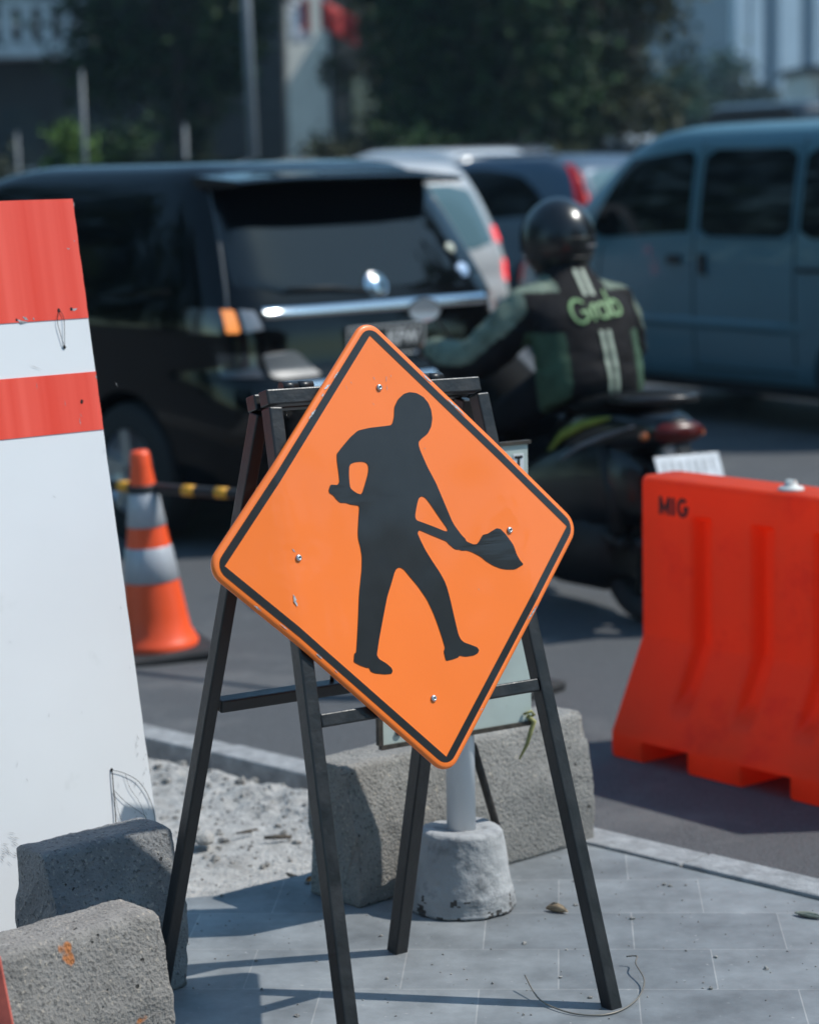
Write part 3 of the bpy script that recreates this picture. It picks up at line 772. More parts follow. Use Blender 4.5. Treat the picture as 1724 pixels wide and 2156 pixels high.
c1 = cone(); c1.location = G(335, 1378, ROAD); c1.rotation_euler = (0, R(-3.4), R(20)); relabel(c1, 'orange traffic cone with two grey reflective sleeves, in view right of the white board'); c1['group'] = 'traffic cones'
c2 = copy_tree(c1); c2.location = G(1022, 1460, ROAD); c2.rotation_euler = (0, 0, R(50)); relabel(c2, 'orange traffic cone mostly hidden behind the diamond sign')
bar = thing('cone_bar', 'black and yellow striped bar between the two traffic cones', 'cone bar')
pa = V(c1.location) + V((-.036, 0, .585)); pb2 = V(c2.location) + V((0, 0, .585)); dv = (pb2 - pa).normalized()
M_yel = mat('yellow band', (.75, .36, .03), .5, var=.1, scale=30)
MB().tube([pa - dv * .30, pb2 + dv * .0], .0185, 14).build('pole', M_rub, bar)
ln_ = (pb2 - pa).length; s_ = -.24
while s_ < ln_ - .1:
    if s_ > .08 or s_ < -.08: MB().tube([pa + dv * s_, pa + dv * (s_ + .052)], .0193, 14).build('yellow_band', M_yel, bar)
    s_ += .139
# ------------------------------------------------------------------ orange water-filled barrier
def plast_mat():
    m = mat('orange barrier plastic', (.95, .112, .028), .45, var=.08, scale=5, dirt=(.66, .066, .024), dscale=6, dth=.55, bump=.12, bscale=14)
    # the thin polythene wall lets some light through
    N, L = m.node_tree.nodes, m.node_tree.links
    b = N['Principled BSDF']; o = N['Material Output']; tr = N.new('ShaderNodeBsdfTranslucent'); tr.inputs[0].default_value = (.97, .15, .04, 1)
    mx = N.new('ShaderNodeMixShader'); mx.inputs[0].default_value = .58
    L.new(b.outputs[0], mx.inputs[1]); L.new(tr.outputs[0], mx.inputs[2]); L.new(mx.outputs[0], o.inputs[0])
    return m
M_plast = plast_mat()
wb = thing('water_barrier', 'orange plastic water filled road barrier lettered MIG with vertical grooves', 'road barrier')
eb = V((.635, -.772, 0)).normalized(); gb = V((-eb.y, eb.x, 0)); B0 = V((.551, 6.68, ROAD))
if gb.y < 0: gb = -gb
wb.matrix_world = Matrix(((eb.x, gb.x, 0, B0.x), (eb.y, gb.y, 0, B0.y), (0, 0, 1, B0.z), (0, 0, 0, 1)))
BL, BD = 1.15, .42
KZ, TZ, INS = .33, .785, .127
gro = [(.198, .272), (.419, .498), (.64, .715), (.86, .935)]
notch = [(.128, .304), (.497, .674), (.868, 1.03)]
def bprof(z):
    """inset of the front face at height z"""
    if z <= .07: return .0
    if z <= KZ: return INS * smooth(0, 1, .0) + INS * (z - .07) / (KZ - .07)
    return INS
def groove(s, z):
    d = 0
    zt, zbm = .685, .155
    for a, b in gro:
        k = smooth(a - .004, a + .012, s) * (1 - smooth(b - .012, b + .004, s))
        kz = smooth(zbm - .02, zbm + .05, z) * (1 - smooth(zt - .012, zt + .006, z))
        d = max(d, k * kz)
    return d * .044
def edge_round(s):
    e = min(s, BL - s); r = .018
    return 0 if e > r else r - math.sqrt(max(0, r * r - (r - e) ** 2))
ss = sorted(set([0, .002, .006, .012, .018, .03, BL, BL - .002, BL - .006, BL - .012, BL - .018] + [x for a, b in gro for x in (a - .006, a, a + .004, a + .008, a + .014, (a + b) / 2, b - .014, b - .008, b - .004, b, b + .006)] + [x for a, b in notch for x in (a, b)] + [i * BL / 40 for i in range(41)]))
zs = [0, .012, .06, .07, .09, .12, .135, .145, .155, .165, .175, .19, .21, .24, .27, .30, .32, KZ, .34, .36, .42, .5, .58, .64, .66, .672, .68, .686, .692, .70, .72, .75, TZ - .018, TZ - .011, TZ - .005, TZ - .001, TZ]
def fpt(s, z, backside=False):
    ins = bprof(z) + groove(s, z) + edge_round(s)
    if z < .012: ins += .006 * (1 - z / .012)
    top = TZ - z
    if top < .018: ins += .018 - math.sqrt(max(0, .018 ** 2 - (.018 - top) ** 2))
    return V((s, (BD - ins) if backside else ins, z))
wm = MB()
def in_notch(a, b): return any(a >= n0 - 1e-6 and b <= n1 + 1e-6 for n0, n1 in notch)
NZ = .06
cells = {}
vs = []; idx = {}
def vid(i, j, bk):
    k = (i, j, bk)
    if k not in idx: idx[k] = len(vs); vs.append(fpt(ss[i], zs[j], bk))
    return idx[k]
fs = []
for bk in (False, True):
    for i in range(len(ss) - 1):
        for j in range(len(zs) - 1):
            if zs[j + 1] <= NZ + 1e-6 and in_notch(ss[i], ss[i + 1]): continue
            f = (vid(i, j, bk), vid(i + 1, j, bk), vid(i + 1, j + 1, bk), vid(i, j + 1, bk)); fs.append(f if not bk else f[::-1])
J = len(zs) - 1; jn = zs.index(NZ)
for i in range(len(ss) - 1):
    fs.append((vid(i, J, False), vid(i + 1, J, False), vid(i + 1, J, True), vid(i, J, True)))
    if in_notch(ss[i], ss[i + 1]): fs.append((vid(i, jn, True), vid(i + 1, jn, True), vid(i + 1, jn, False), vid(i, jn, False)))
    else: fs.append((vid(i, 0, True), vid(i + 1, 0, True), vid(i + 1, 0, False), vid(i, 0, False)))
for j in range(J):
    fs.append((vid(0, j, True), vid(0, j, False), vid(0, j + 1, False), vid(0, j + 1, True)))
    I = len(ss) - 1; fs.append((vid(I, j, False), vid(I, j, True), vid(I, j + 1, True), vid(I, j + 1, False)))
for n0, n1 in notch:
    for sx in (n0, n1):
        i = min(range(len(ss)), key=lambda k: abs(ss[k] - sx))
        for j in range(jn):
            f = (vid(i, j, False), vid(i, j, True), vid(i, j + 1, True), vid(i, j + 1, False)); fs.append(f)
wm.add(vs, fs, 0, True)
wo = wm.build('barrier_body', M_plast, wb)
try:
    wo.data.set_sharp_from_angle(angle=R(40))
except Exception: pass
M_sten = mat('stencil black', (.03, .022, .02), .7)
def stroke(pts, wd):
    mb = MB(); n = len(pts); vs = []
    for i, (x, z) in enumerate(pts):
        a, b = pts[max(0, i - 1)], pts[min(n - 1, i + 1)]; l = math.hypot(b[0] - a[0], b[1] - a[1]); nx_, nz_ = -(b[1] - a[1]) / l * wd / 2, (b[0] - a[0]) / l * wd / 2
        k = 1.0
        if 0 < i < n - 1:
            c1 = V((pts[i][0] - a[0], pts[i][1] - a[1])).normalized(); c2 = V((b[0] - pts[i][0], b[1] - pts[i][1])).normalized(); k = min(2.2, 1 / max(.4, math.cos(c1.angle(c2, 0) / 2)))
        vs += [V((x + nx_ * k, 0, z + nz_ * k)), V((x - nx_ * k, 0, z - nz_ * k))]
    return mb.add(vs, [(i * 2, i * 2 + 1, i * 2 + 3, i * 2 + 2) for i in range(n - 1)])
H_ = .050; mz, yl = .684, INS - .0009
L_ = [[(.082, 0), (.082, H_)], [(.1145, 0), (.1145, H_)], [(.0825, H_ - .004), (.0983, .010), (.114, H_ - .004)], [(.1315, 0), (.1315, H_)],
      [(.168 + .0165 * math.cos(R(a)), H_ / 2 + (H_ / 2 - .004) * math.sin(R(a))) for a in range(48, 340, 14)] + [(.1845, .0225), (.170, .0225)]]
lm = MB()
for q_, l in enumerate(L_):
    st_ = stroke(l, .0122 if q_ != 2 else .0108); lm.add([V((p[0], yl - .00015 * q_, mz + p[2] - (p[0] - .13) * .0)) for p in map(V, st_.v)], st_.f)
lm.build('lettering', M_sten, wo, fix=False)
cp_ = MB().lathe([(.0, 0), (.034, 0), (.036, .004), (.030, .010), (.018, .012), (.016, .022), (.013, .026), (0, .026)], 24, (.515, BD / 2 - .03, TZ)); cp_.box((.515, BD / 2 - .03, TZ + .022), (.030, .012, .012))
cp_.build('filler_cap', mat('white plastic cap', (.66, .67, .64), .5, var=.08, scale=20), wb)
# ------------------------------------------------------------------ vehicles
def paint(name, col, rough=.12, metal=.0, coat=1.0): return mat(name, col, rough, metal, var=.04, scale=3, coat=coat, spec=.5)
M_glass = mat('dark tinted glass', (.004, .005, .0055), .05, spec=.3)
M_glass_r = mat('rear window glass', (.003, .004, .005), .03, spec=.6)
M_glass2 = mat('car window glass', (.035, .045, .05), .05, spec=.8)
M_chrome = mat('chrome', (.80, .81, .83), .10, 1.0)
M_trim = mat('black trim plastic', (.012, .012, .013), .5, var=.2, scale=20)
M_tyre = mat('tyre rubber', (.018, .018, .019), .8, var=.25, scale=30)
M_alloy = mat('alloy', (.42, .43, .45), .35, .8)
M_lampred = mat('red lamp lens', (.70, .012, .014), .35)
M_lampredlit = mat('lit red lamp lens', (.7, .02, .02), .3, emit=((1.0, .03, .035), 1.6))
M_amber = mat('amber lamp lens', (.80, .25, .06), .15, coat=1.0, emit=((1.0, .34, .09), .8))
M_clear = mat('clear lamp lens', (.30, .31, .33), .28, .3)
M_smoke = mat('smoked lamp lens', (.055, .05, .05), .1, coat=1.0)
M_plate = mat('black number plate', (.015, .015, .016), .4)
M_plet = mat('white plate lettering', (.62, .63, .63), .5)
M_under = mat('underbody black', (.008, .008, .008), .9)

def pchip(keys):
    """monotone cubic through (z, value) keys"""
    zs = [k[0] for k in keys]; ys = [k[1] for k in keys]; n = len(zs)
    d = [(ys[i + 1] - ys[i]) / (zs[i + 1] - zs[i]) for i in range(n - 1)]
    m = [d[0]] + [0 if d[i - 1] * d[i] <= 0 else 2 * d[i - 1] * d[i] / (d[i - 1] + d[i]) for i in range(1, n - 1)] + [d[-1]]
    def f(z):
        if z <= zs[0]: return ys[0]
        if z >= zs[-1]: return ys[-1]
        for i in range(n - 1):
            if z <= zs[i + 1]: break
        h = zs[i + 1] - zs[i]; t = (z - zs[i]) / h
        return (2 * t ** 3 - 3 * t * t + 1) * ys[i] + (t ** 3 - 2 * t * t + t) * h * m[i] + (-2 * t ** 3 + 3 * t * t) * ys[i + 1] + (t ** 3 - t * t) * h * m[i + 1]
    return f
class Shell:
    """car body as a stack of rounded plan sections; x forward, y left, z up; rear axle side at negative x"""
    def __init__(s, keys, p=5.5):
        # keys: (z, x_rear, x_front, halfwidth)
        s.keys = keys; s.p = p
        s.xr = pchip([(k[0], k[1]) for k in keys]); s.xf = pchip([(k[0], k[2]) for k in keys]); s.hw = pchip([(k[0], k[3]) for k in keys])
        s.z0, s.z1 = keys[0][0], keys[-1][0]
    def ring(s, z, n=88, grow=0.0):
        xr, xf, hw = s.xr(z) - grow, s.xf(z) + grow, s.hw(z) + grow; xm, a = (xr + xf) / 2, (xf - xr) / 2; e = 2 / s.p; out = []
        for i in range(n):
            t = 2 * math.pi * i / n; c, q = math.cos(t), math.sin(t)
            out.append(V((xm + a * math.copysign(abs(c) ** e, c), hw * math.copysign(abs(q) ** e, q), z)))
        return out
    def y(s, x, z, sg=1, off=.004):
        xr, xf, hw = s.xr(z), s.xf(z), s.hw(z); u = min(.999, abs((x - (xr + xf) / 2) / ((xf - xr) / 2)))
        return sg * (hw * (1 - u ** s.p) ** (1 / s.p) + off)
    def xrear(s, y, z, off=.004):
        xr, xf, hw = s.xr(z), s.xf(z), s.hw(z); u = min(.999, abs(y / hw)); xm, a = (xr + xf) / 2, (xf - xr) / 2
        return xm - a * (1 - u ** s.p) ** (1 / s.p) - off
    def xfront(s, y, z, off=.004):
        xr, xf, hw = s.xr(z), s.xf(z), s.hw(z); u = min(.999, abs(y / hw)); xm, a = (xr + xf) / 2, (xf - xr) / 2
        return xm + a * (1 - u ** s.p) ** (1 / s.p) + off
    def body(s, name, m, par, arches=(), ar=.36, nz=46):
        mb = MB(); rs = []
        zs = sorted(set([lerp(s.z0, s.z1, i / nz) for i in range(nz + 1)] + [k[0] for k in s.keys]))
        for z in zs: rs.append(s.ring(z))
        # gently domed roof
        top = s.ring(s.z1); cx = sum(p.x for p in top) / len(top)
        for k, dz in ((.93, .010), (.8, .020), (.55, .030), (.25, .035)):
            rs.append([V((cx + (p.x - cx) * k, p.y * k, s.z1 + dz)) for p in top])
        mb.rings(rs, 0, True); o = mb.build(name, m, par)
        if arches:
            for ax in arches:
                for sg in (-1, 1):
                    c = MB(); n = 28; yo = s.hw(ar) * 1.2; yi = s.hw(ar) - .26
                    lo = [(ax + ar * math.cos(2 * math.pi * i / n), ar * .90 + ar * math.sin(2 * math.pi * i / n)) for i in range(n)]
                    c.prism(lo, lambda u, v, d: V((u, d, v)), sg * yi, sg * yo)
                    co = c.build('arch_cut', M_under); md = o.modifiers.new('cut', 'BOOLEAN'); md.operation = 'DIFFERENCE'; md.solver = 'EXACT'; md.object = co
                    par_ = o.parent; o.parent = None
                    me = mesh_of(o); o.modifiers.clear(); o.data = me; o.parent = par_
                    bpy.data.objects.remove(co)
            for pl in o.data.polygons: pl.use_smooth = True
            try: o.data.set_sharp_from_angle(angle=R(42))
            except Exception: pass
        return o
    def _patch(s, poly, fn, nu=14, nv=12):
        """poly: list of (a, z) outline, roughly convex along a; rows in z"""
        zs = [p[1] for p in poly]; zlo, zhi = min(zs), max(zs); vs = []
        n = len(poly)
        for j in range(nv + 1):
            z = lerp(zlo + 1e-4, zhi - 1e-4, j / nv); xs = []
            for i in range(n):
                (a0, z0), (a1, z1) = poly[i], poly[(i + 1) % n]
                if (z0 - z) * (z1 - z) <= 0 and z0 != z1: xs.append(a0 + (a1 - a0) * (z - z0) / (z1 - z0))
            lo, hi = min(xs), max(xs)
            for i in range(nu + 1): vs.append(fn(lerp(lo, hi, i / nu), z))
        fs = [(j * (nu + 1) + i, j * (nu + 1) + i + 1, (j + 1) * (nu + 1) + i + 1, (j + 1) * (nu + 1) + i) for j in range(nv) for i in range(nu)]
        return vs, fs
    def side(s, mb, poly, sg=1, off=.004, mi=0, rnd_=.12):
        vs, fs = s._patch(chaikin(poly, rnd_, 2), lambda x, z: V((x, s.y(x, z, sg, off), z))); mb.add(vs, fs, mi, True); return mb
    def rear(s, mb, poly, off=.004, mi=0, rnd_=.12, nv=12):
        vs, fs = s._patch(chaikin(poly, rnd_, 2), lambda y, z: V((s.xrear(y, z, off), y, z)), 18, nv); mb.add(vs, fs, mi, True); return mb
    def front(s, mb, poly, off=.004, mi=0, rnd_=.12):
        vs, fs = s._patch(chaikin(poly, rnd_, 2), lambda y, z: V((s.xfront(y, z, off), y, z)), 18); mb.add(vs, fs, mi, True); return mb
    def wrap(s, mb, z0, z1, x_side, y_rear, sg=1, off=.006, front=False, mi=0, slope=0.0):
        """lamp that wraps the corner: from the side at x_side round to y_rear on the end face"""
        fn = s.xfront if front else s.xrear; n = 14; vs = []; rows = 6
        for j in range(rows + 1):
            z = lerp(z0, z1, j / rows); r = s.ring(z, 1600, off); sh = slope * (j / rows)
            X_ = (lambda p: s.xf(z) - p.x) if front else (lambda p: p.x - s.xr(z))
            seg = [p for p in r if p.y * sg > 1e-4 and X_(p) < 1.2]
            seg.sort(key=lambda p: X_(p) - (s.hw(z) - abs(p.y)))
            hi = min(range(len(seg)), key=lambda q: abs(X_(seg[q]) - x_side - sh) + (10 if abs(seg[q].y) < s.hw(z) * .5 else 0)); lo = min(range(len(seg)), key=lambda q: abs(abs(seg[q].y) - y_rear) + (10 if X_(seg[q]) > .35 else 0))
            if hi < lo + 4: hi, lo = max(hi, lo) + 3, max(0, min(hi, lo) - 3)
            seg = seg[lo:hi + 1]
            # resample
            m = len(seg)
            for i in range(n + 1):
                f = i / n * (m - 1); a = int(min(m - 2, f)); vs.append(seg[a].lerp(seg[a + 1], f - a))
        mb.add(vs, [(j * (n + 1) + i, j * (n + 1) + i + 1, (j + 1) * (n + 1) + i + 1, (j + 1) * (n + 1) + i) for j in range(rows) for i in range(n)], mi, True); return mb
def wheel(par, x, y, r=.31, wd=.2, sg=1, rim=None):
    t = MB(); prof = [(r * .62, -wd / 2), (r * .9, -wd / 2), (r * .97, -wd / 2 + .012), (r, -wd / 2 + .035), (r, wd / 2 - .035), (r * .97, wd / 2 - .012), (r * .9, wd / 2), (r * .62, wd / 2)]
    t.lathe(prof, 36); Mx = Matrix.Translation((x, y, r)) @ Matrix.Rotation(R(90), 4, 'X'); t.xf(Mx)
    w_ = thing_part('wheel', par)
    to = t.build('tyre', M_tyre, w_)
    h = MB(); h.lathe([(r * .63, -wd * .42), (r * .60, -wd * .30), (.0, -wd * .30)], 28); h.lathe([(r * .63, wd * .42), (r * .60, wd * .30), (0, wd * .30)], 28)
    for side in (-1, 1):
        for k in range(5):
            a = R(72 * k + 10); h.bar((0.03 * math.cos(a), .03 * math.sin(a), side * wd * .40), (r * .6 * math.cos(a), r * .6 * math.sin(a), side * wd * .41), .055, .03, (-math.sin(a), math.cos(a), 0))
        h.lathe([(.0, side * wd * .44), (.045, side * wd * .43), (.05, side * wd * .3)], 16)
    h.xf(Mx); h.build('rim', rim or M_alloy, w_)
    return w_
def thing_part(name, par):
    o = bpy.data.objects.new(name, None); COL.objects.link(o); o.parent = par; o.empty_display_size = .1; return o
def place_car(t, rear_pt, heading):
    """rear_pt: world point under the middle of the rear end"""
    t.location = (rear_pt[0], rear_pt[1], ROAD); t.rotation_euler = (0, 0, math.atan2(heading[1], heading[0]))
def mirror_part(par, x, y, z, sg, m):
    mb = MB(); blob_rings = []
    for k, (w_, h_) in enumerate([(.02, .03), (.075, .10), (.085, .11), (.08, .105)]):
        pass
    prof = [(0, -.045), (.05, -.04), (.085, -.015), (.09, .02), (.075, .035), (0, .036)]
    mb.lathe(prof, 24); mb.xf(Matrix.Translation((x, y + sg * .10, z)) @ Matrix.Scale(.95, 4, (0, 1, 0)) @ Matrix.Rotation(R(-90), 4, 'Y'))
    mb.tube([(x, y - sg * .02, z - .03), (x, y + sg * .06, z - .02)], .02, 8); return mb.build('wing_mirror', m, par)

# ---- black people carrier, its rear towards the camera
HB = (-.67, .742)
RB = (HB[1], -HB[0])                                            # to its right
mpv = thing('black_minivan', 'glossy black people carrier seen from behind with chrome tailgate bar and dark rear glass', 'minivan')
rearL, rearR = V((-.675, 10.15, 0)), V((.60, 11.32, 0))
place_car(mpv, ((rearL + rearR) / 2), HB)
S = Shell([(.22, .08, 4.60, .78), (.30, .03, 4.68, .85), (.45, .0, 4.72, .875), (.62, .0, 4.72, .88), (.74, .03, 4.70, .88), (.80, .075, 4.66, .88), (.95, .09, 4.45, .88), (1.05, .12, 3.95, .87), (1.12, .16, 3.60, .85), (1.22, .22, 3.35, .82), (1.40, .33, 2.95, .765), (1.52, .41, 2.62, .72), (1.60, .47, 2.35, .68), (1.645, .54, 2.15, .64), (1.668, .60, 2.0, .60)], 9)
M_blk = mat('black car paint', (.0025, .0025, .003), .06, spec=.35)
M_refl_l = mat('grey reflector lens', (.13, .135, .14), .4)
M_seam = mat('grey seam', (.10, .11, .12), .3)
bodyo = S.body('body', M_blk, mpv, (.86, 3.62), .36)
for x in (.86, 3.62):
    for sg in (-1, 1): wheel(mpv, x, sg * .77, .315, .2)
gl = MB(); S.rear(gl, [(-.74, 1.12), (.74, 1.12), (.65, 1.55), (-.65, 1.55)], .006, rnd_=.08); gl.build('rear_window', M_glass_r, mpv)
for sg in (-1, 1):
    g1 = MB(); S.side(g1, [(.42, 1.10), (1.45, 1.08), (1.45, 1.52), (.75, 1.55), (.55, 1.45)], sg, .004); g1.build('side_window', M_glass, mpv)
    g1 = MB(); S.side(g1, [(1.52, 1.08), (2.50, 1.06), (2.30, 1.53), (1.52, 1.53)], sg, .004); g1.build('side_window', M_glass, mpv)
    g1 = MB(); S.side(g1, [(2.57, 1.06), (3.4, 1.07), (2.85, 1.40), (2.40, 1.53)], sg, .004); g1.build('side_window', M_glass, mpv)
    mirror_part(mpv, 3.15, sg * .84, 1.12, sg, M_blk)
    # tail lamp: smoked outer part on the flank, amber and clear on the corner
    l = MB(); S.wrap(l, .955, 1.065, .30, .80, sg, .008); lo = l.build('tail_lamp', M_smoke, mpv)
    l = MB(); S.rear(l, [(sg * .76, .96), (sg * .835, .96), (sg * .835, 1.06), (sg * .765, 1.06)], .013, rnd_=.05); l.build('indicator_lens', M_amber, lo)
    l = MB(); S.rear(l, [(sg * .67, .97), (sg * .745, .96), (sg * .75, 1.06), (sg * .69, 1.05)], .012, rnd_=.05); l.build('reversing_lens', M_clear, lo)
    l = MB(); S.wrap(l, .77, .87, .16, .70, sg, .008); l2 = l.build('bumper_lamp', M_smoke, mpv)
    l = MB(); S.rear(l, [(sg * .40, .76), (sg * .66, .76), (sg * .69, .87), (sg * .52, .875)], .012, rnd_=.08); l.build('reflector_lens', M_refl_l, l2)
    seam = []
    for k in range(9):
        z_ = lerp(1.56, .98, k / 8); y_ = sg * lerp(.64, .80, k / 8); seam.append(V((S.xrear(y_, z_, .004), y_, z_)))
    MB().tube(seam, .006, 6).build('tailgate_seam', M_seam, bodyo)
cb = MB(); cb.grid(lambda u, v: V((S.xrear(lerp(-.66, .66, u), lerp(1.015, 1.062, v), .012 + .014 * math.sin(math.pi * v)), lerp(-.66, .66, u), lerp(1.015, 1.062, v))), 24, 6); cb.build('chrome_bar', M_chrome, mpv)
bl = MB(); bl.grid(lambda u, v: V((S.xrear(lerp(-.62, .62, u), lerp(.70, .74, v), .012 + .012 * math.sin(math.pi * v)), lerp(-.62, .62, u), lerp(.70, .74, v))), 24, 5); bl.build('bumper_chrome', M_chrome, mpv)
em = MB(); em.lathe([(0, .018), (.026, .017), (.046, .011), (.052, 0)], 28); em.lathe([(.052, .0), (.060, .008), (.066, 0)], 28)
em.xf(Matrix.Translation((S.xrear(.0, 1.12, .002), -.02, 1.125)) @ Matrix.Rotation(R(-70), 4, 'Y')); em.build('round_emblem', M_chrome, mpv)
sp = MB(); sp.rings([[V((x, y, z)) for x, z in ((.54, 1.646), (.24, 1.622), (.205, 1.608), (.22, 1.595), (.54, 1.58))] for y in [lerp(-.66, .66, i / 20) for i in range(21)]], 0, False)
for i, v_ in enumerate(sp.v):
    y = v_[1]; k = (abs(y) / .66) ** 4; sp.v[i] = (v_[0] + .05 * k, y, v_[2] - .02 * k)
sp.build('roof_spoiler', M_blk, mpv, bevel=.006)
px_ = S.xrear(0, .88, .0)
pl = MB().box((px_ - .006, 0, .885), (.012, .46, .135)); plo = pl.build('number_plate', M_plate, mpv, bevel=.004)
PM = Matrix.Translation((px_ - .0125, 0, .892)) @ Matrix.Rotation(R(-90), 4, 'Z') @ Matrix.Rotation(R(90), 4, 'X')
tx = text_mb('B      KFW', .088, .002); tx.xf(PM); tx.build('lettering', M_plet, plo)
fm = MB(); 
for (y, z, w_, h_) in ((0, .822, .45, .006), (0, .949, .45, .006), (-.224, .885, .006, .13), (.224, .885, .006, .13)): fm.box((px_ - .0125, y, z), (.002, w_, h_))
fm.build('plate_frame', M_plet, plo)
wp = MB().tube([(S.xrear(0, 1.1, .01), -.0, 1.10), (S.xrear(.25, 1.13, .02), .25, 1.13), (S.xrear(.5, 1.13, .02), .50, 1.135)], .006, 6); wp.build('rear_wiper', M_trim, mpv)
st = MB().lathe([(0, .002), (.035, .002), (.036, 0)], 20); st.xf(Matrix.Translation((S.xrear(-.585, 1.17, .007), -.585, 1.17)) @ Matrix.Rotation(R(-66), 4, 'Y')); st.build('window_sticker', mat('blue white sticker', (.35, .50, .72), .4), mpv)
st = MB().lathe([(0, .002), (.026, .002), (.027, 0)], 20); st.xf(Matrix.Translation((S.xrear(-.565, 1.27, .007), -.565, 1.27)) @ Matrix.Rotation(R(-66), 4, 'Y')); st.build('window_sticker', mat('pale sticker', (.45, .48, .40), .4), mpv)
ex = MB().tube([(.0, -.5, .25), (.5, -.5, .25)], .03, 12); ex.build('exhaust_pipe', M_chrome, mpv)

# ---- silver people carrier beyond it
def small_van(name, label, m, H, hw, wins, keys, p=6.5, group=None, glass=None, lamps=None, L=4.3, arches=(.85, 3.4)):
    t = thing(name, label, 'car', group=group); s_ = Shell(keys, p); b = s_.body('body', m, t, arches, .35)
    for x in arches:
        for sg in (-1, 1): wheel(t, x, sg * (hw - .10), .31, .19)
    return t, s_, b
KS_silver = [(.22, .10, 4.1, .75), (.30, .03, 4.2, .82), (.48, .0, 4.25, .845), (.75, .02, 4.25, .85), (.88, .06, 4.15, .85), (.95, .07, 3.9, .85), (1.02, .09, 3.55, .84), (1.12, .13, 3.3, .825), (1.30, .21, 2.95, .78), (1.48, .31, 2.6, .725), (1.60, .40, 2.3, .67), (1.66, .50, 2.1, .60)]
M_silver = paint('silver car paint', (.44, .45, .46), .35, .2, .3)
M_white_p = paint('white car paint', (.62, .64, .66), .2)
sv, S2, b2 = small_van('silver_minivan', 'silver hatch backed car behind the black people carrier, red tail lamp showing', M_silver, 1.66, .85, None, KS_silver)
H2 = (-.67, .742); R2 = (H2[1], -H2[0])
RRc = V(((1078 - 862) / 5100 * 17 + .20, 17.0, 0)); place_car(sv, (RRc.x - R2[0] * .85, RRc.y - R2[1] * .85), H2)
g = MB(); S2.rear(g, [(-.58, 1.06), (.58, 1.06), (.50, 1.50), (-.50, 1.50)], .006, rnd_=.1); g.build('rear_window', mat('blue reflecting glass', (.09, .16, .19), .04, spec=.3), sv)
for sg in (-1, 1):
    g = MB(); S2.side(g, [(.40, 1.04), (1.5, 1.0), (1.5, 1.5), (.65, 1.5)], sg); g.build('side_window', M_glass, sv)
    g = MB(); S2.side(g, [(1.57, 1.0), (3.3, 1.0), (2.4, 1.5), (1.57, 1.5)], sg); g.build('side_window', M_glass, sv)
    l = MB(); S2.wrap(l, .82, 1.20, .16, .735, sg, .008); lo = l.build('tail_lamp', M_clear, sv)
    l = MB(); S2.rear(l, [(sg * .64, 1.10), (sg * .745, 1.10), (sg * .735, 1.21), (sg * .63, 1.21)], .016, rnd_=.05); l.build('red_lens', M_lampredlit, lo)
    l = MB(); S2.rear(l, [(sg * .66, .83), (sg * .775, .83), (sg * .77, .98), (sg * .66, .98)], .016, rnd_=.05); l.build('red_lens', M_lampredlit, lo)
pl = MB().box((S2.xrear(0, .72, .006), 0, .72), (.012, .44, .13)); pl.build('number_plate', M_plate, sv)

# ---- blue grey sport utility with the tall red lamp
KS_suv = [(.26, .12, 4.2, .78), (.36, .04, 4.36, .86), (.55, .0, 4.42, .90), (.80, .02, 4.42, .905), (.95, .05, 4.25, .905), (1.03, .07, 3.8, .90), (1.10, .09, 3.45, .885), (1.25, .15, 3.15, .85), (1.42, .25, 2.85, .80), (1.55, .36, 2.55, .755), (1.62, .48, 2.3, .71), (1.665, .62, 2.1, .64)]
M_bgrey = paint('blue grey car paint', (.085, .125, .175), .4, .3, 0.0)
cv, S3, b3 = small_van('blue_grey_suv', 'blue grey sport utility car with a tall curved red tail lamp beyond the helmet', M_bgrey, 1.68, .9, None, KS_suv, arches=(.82, 3.44))
place_car(cv, (1.86 + .742 * .88, 24.0 + .67 * .88), (-.67, .742))
g = MB(); S3.rear(g, [(-.66, 1.08), (.66, 1.08), (.58, 1.54), (-.58, 1.54)], .006, rnd_=.1); g.build('rear_window', mat('pale blue glass', (.10, .19, .23), .55, spec=.05), cv)  # pale blue comes from the base colour, gloss nearly off
for sg in (-1, 1):
    g = MB(); S3.side(g, [(.62, 1.10), (1.0, 1.05), (3.4, 1.05), (2.6, 1.50), (1.7, 1.57), (1.1, 1.50), (.8, 1.33)], sg); g.build('side_window', M_glass, cv)
    mb_ = MB(); vs = []; n = 12
    for j in range(n + 1):
        z = lerp(.98, 1.60, j / n); r = S3.ring(z, 1600, .008); wd = lerp(.17, .09, (j / n)); corner = [p for p in r if p.y * sg > 0]
        corner.sort(key=lambda p: abs((p.x - S3.xr(z)) - (S3.hw(z) - abs(p.y)))); c0 = corner[0]
        seg = [p for p in corner if (p - c0).length < wd * .62 and p.x < S3.xr(z) + .5]
        seg.sort(key=lambda p: p.x - abs(p.y)); m_ = len(seg)
        for i in range(9):
            f = i / 8 * (m_ - 1); a = int(min(m_ - 2, f)); vs.append(seg[a].lerp(seg[a + 1], f - a))
    lo = mb_.add(vs, [(j * 9 + i, j * 9 + i + 1, (j + 1) * 9 + i + 1, (j + 1) * 9 + i) for j in range(n) for i in range(8)], 0, True).build('tail_lamp', M_lampred, cv)
    lb = MB().lathe([(0, .012), (.045, .008), (.055, 0)], 16); lb.xf(Matrix.Translation((S3.xrear(sg * .79, 1.08, .0) + .03, sg * .80, 1.10)) @ Matrix.Rotation(R(-90), 4, 'Y')); lb.build('lit_bulb', M_lampredlit, lo)
MB().box((S3.xrear(0, .9, .006), 0, .80), (.012, .44, .13)).build('number_plate', M_plate, cv)
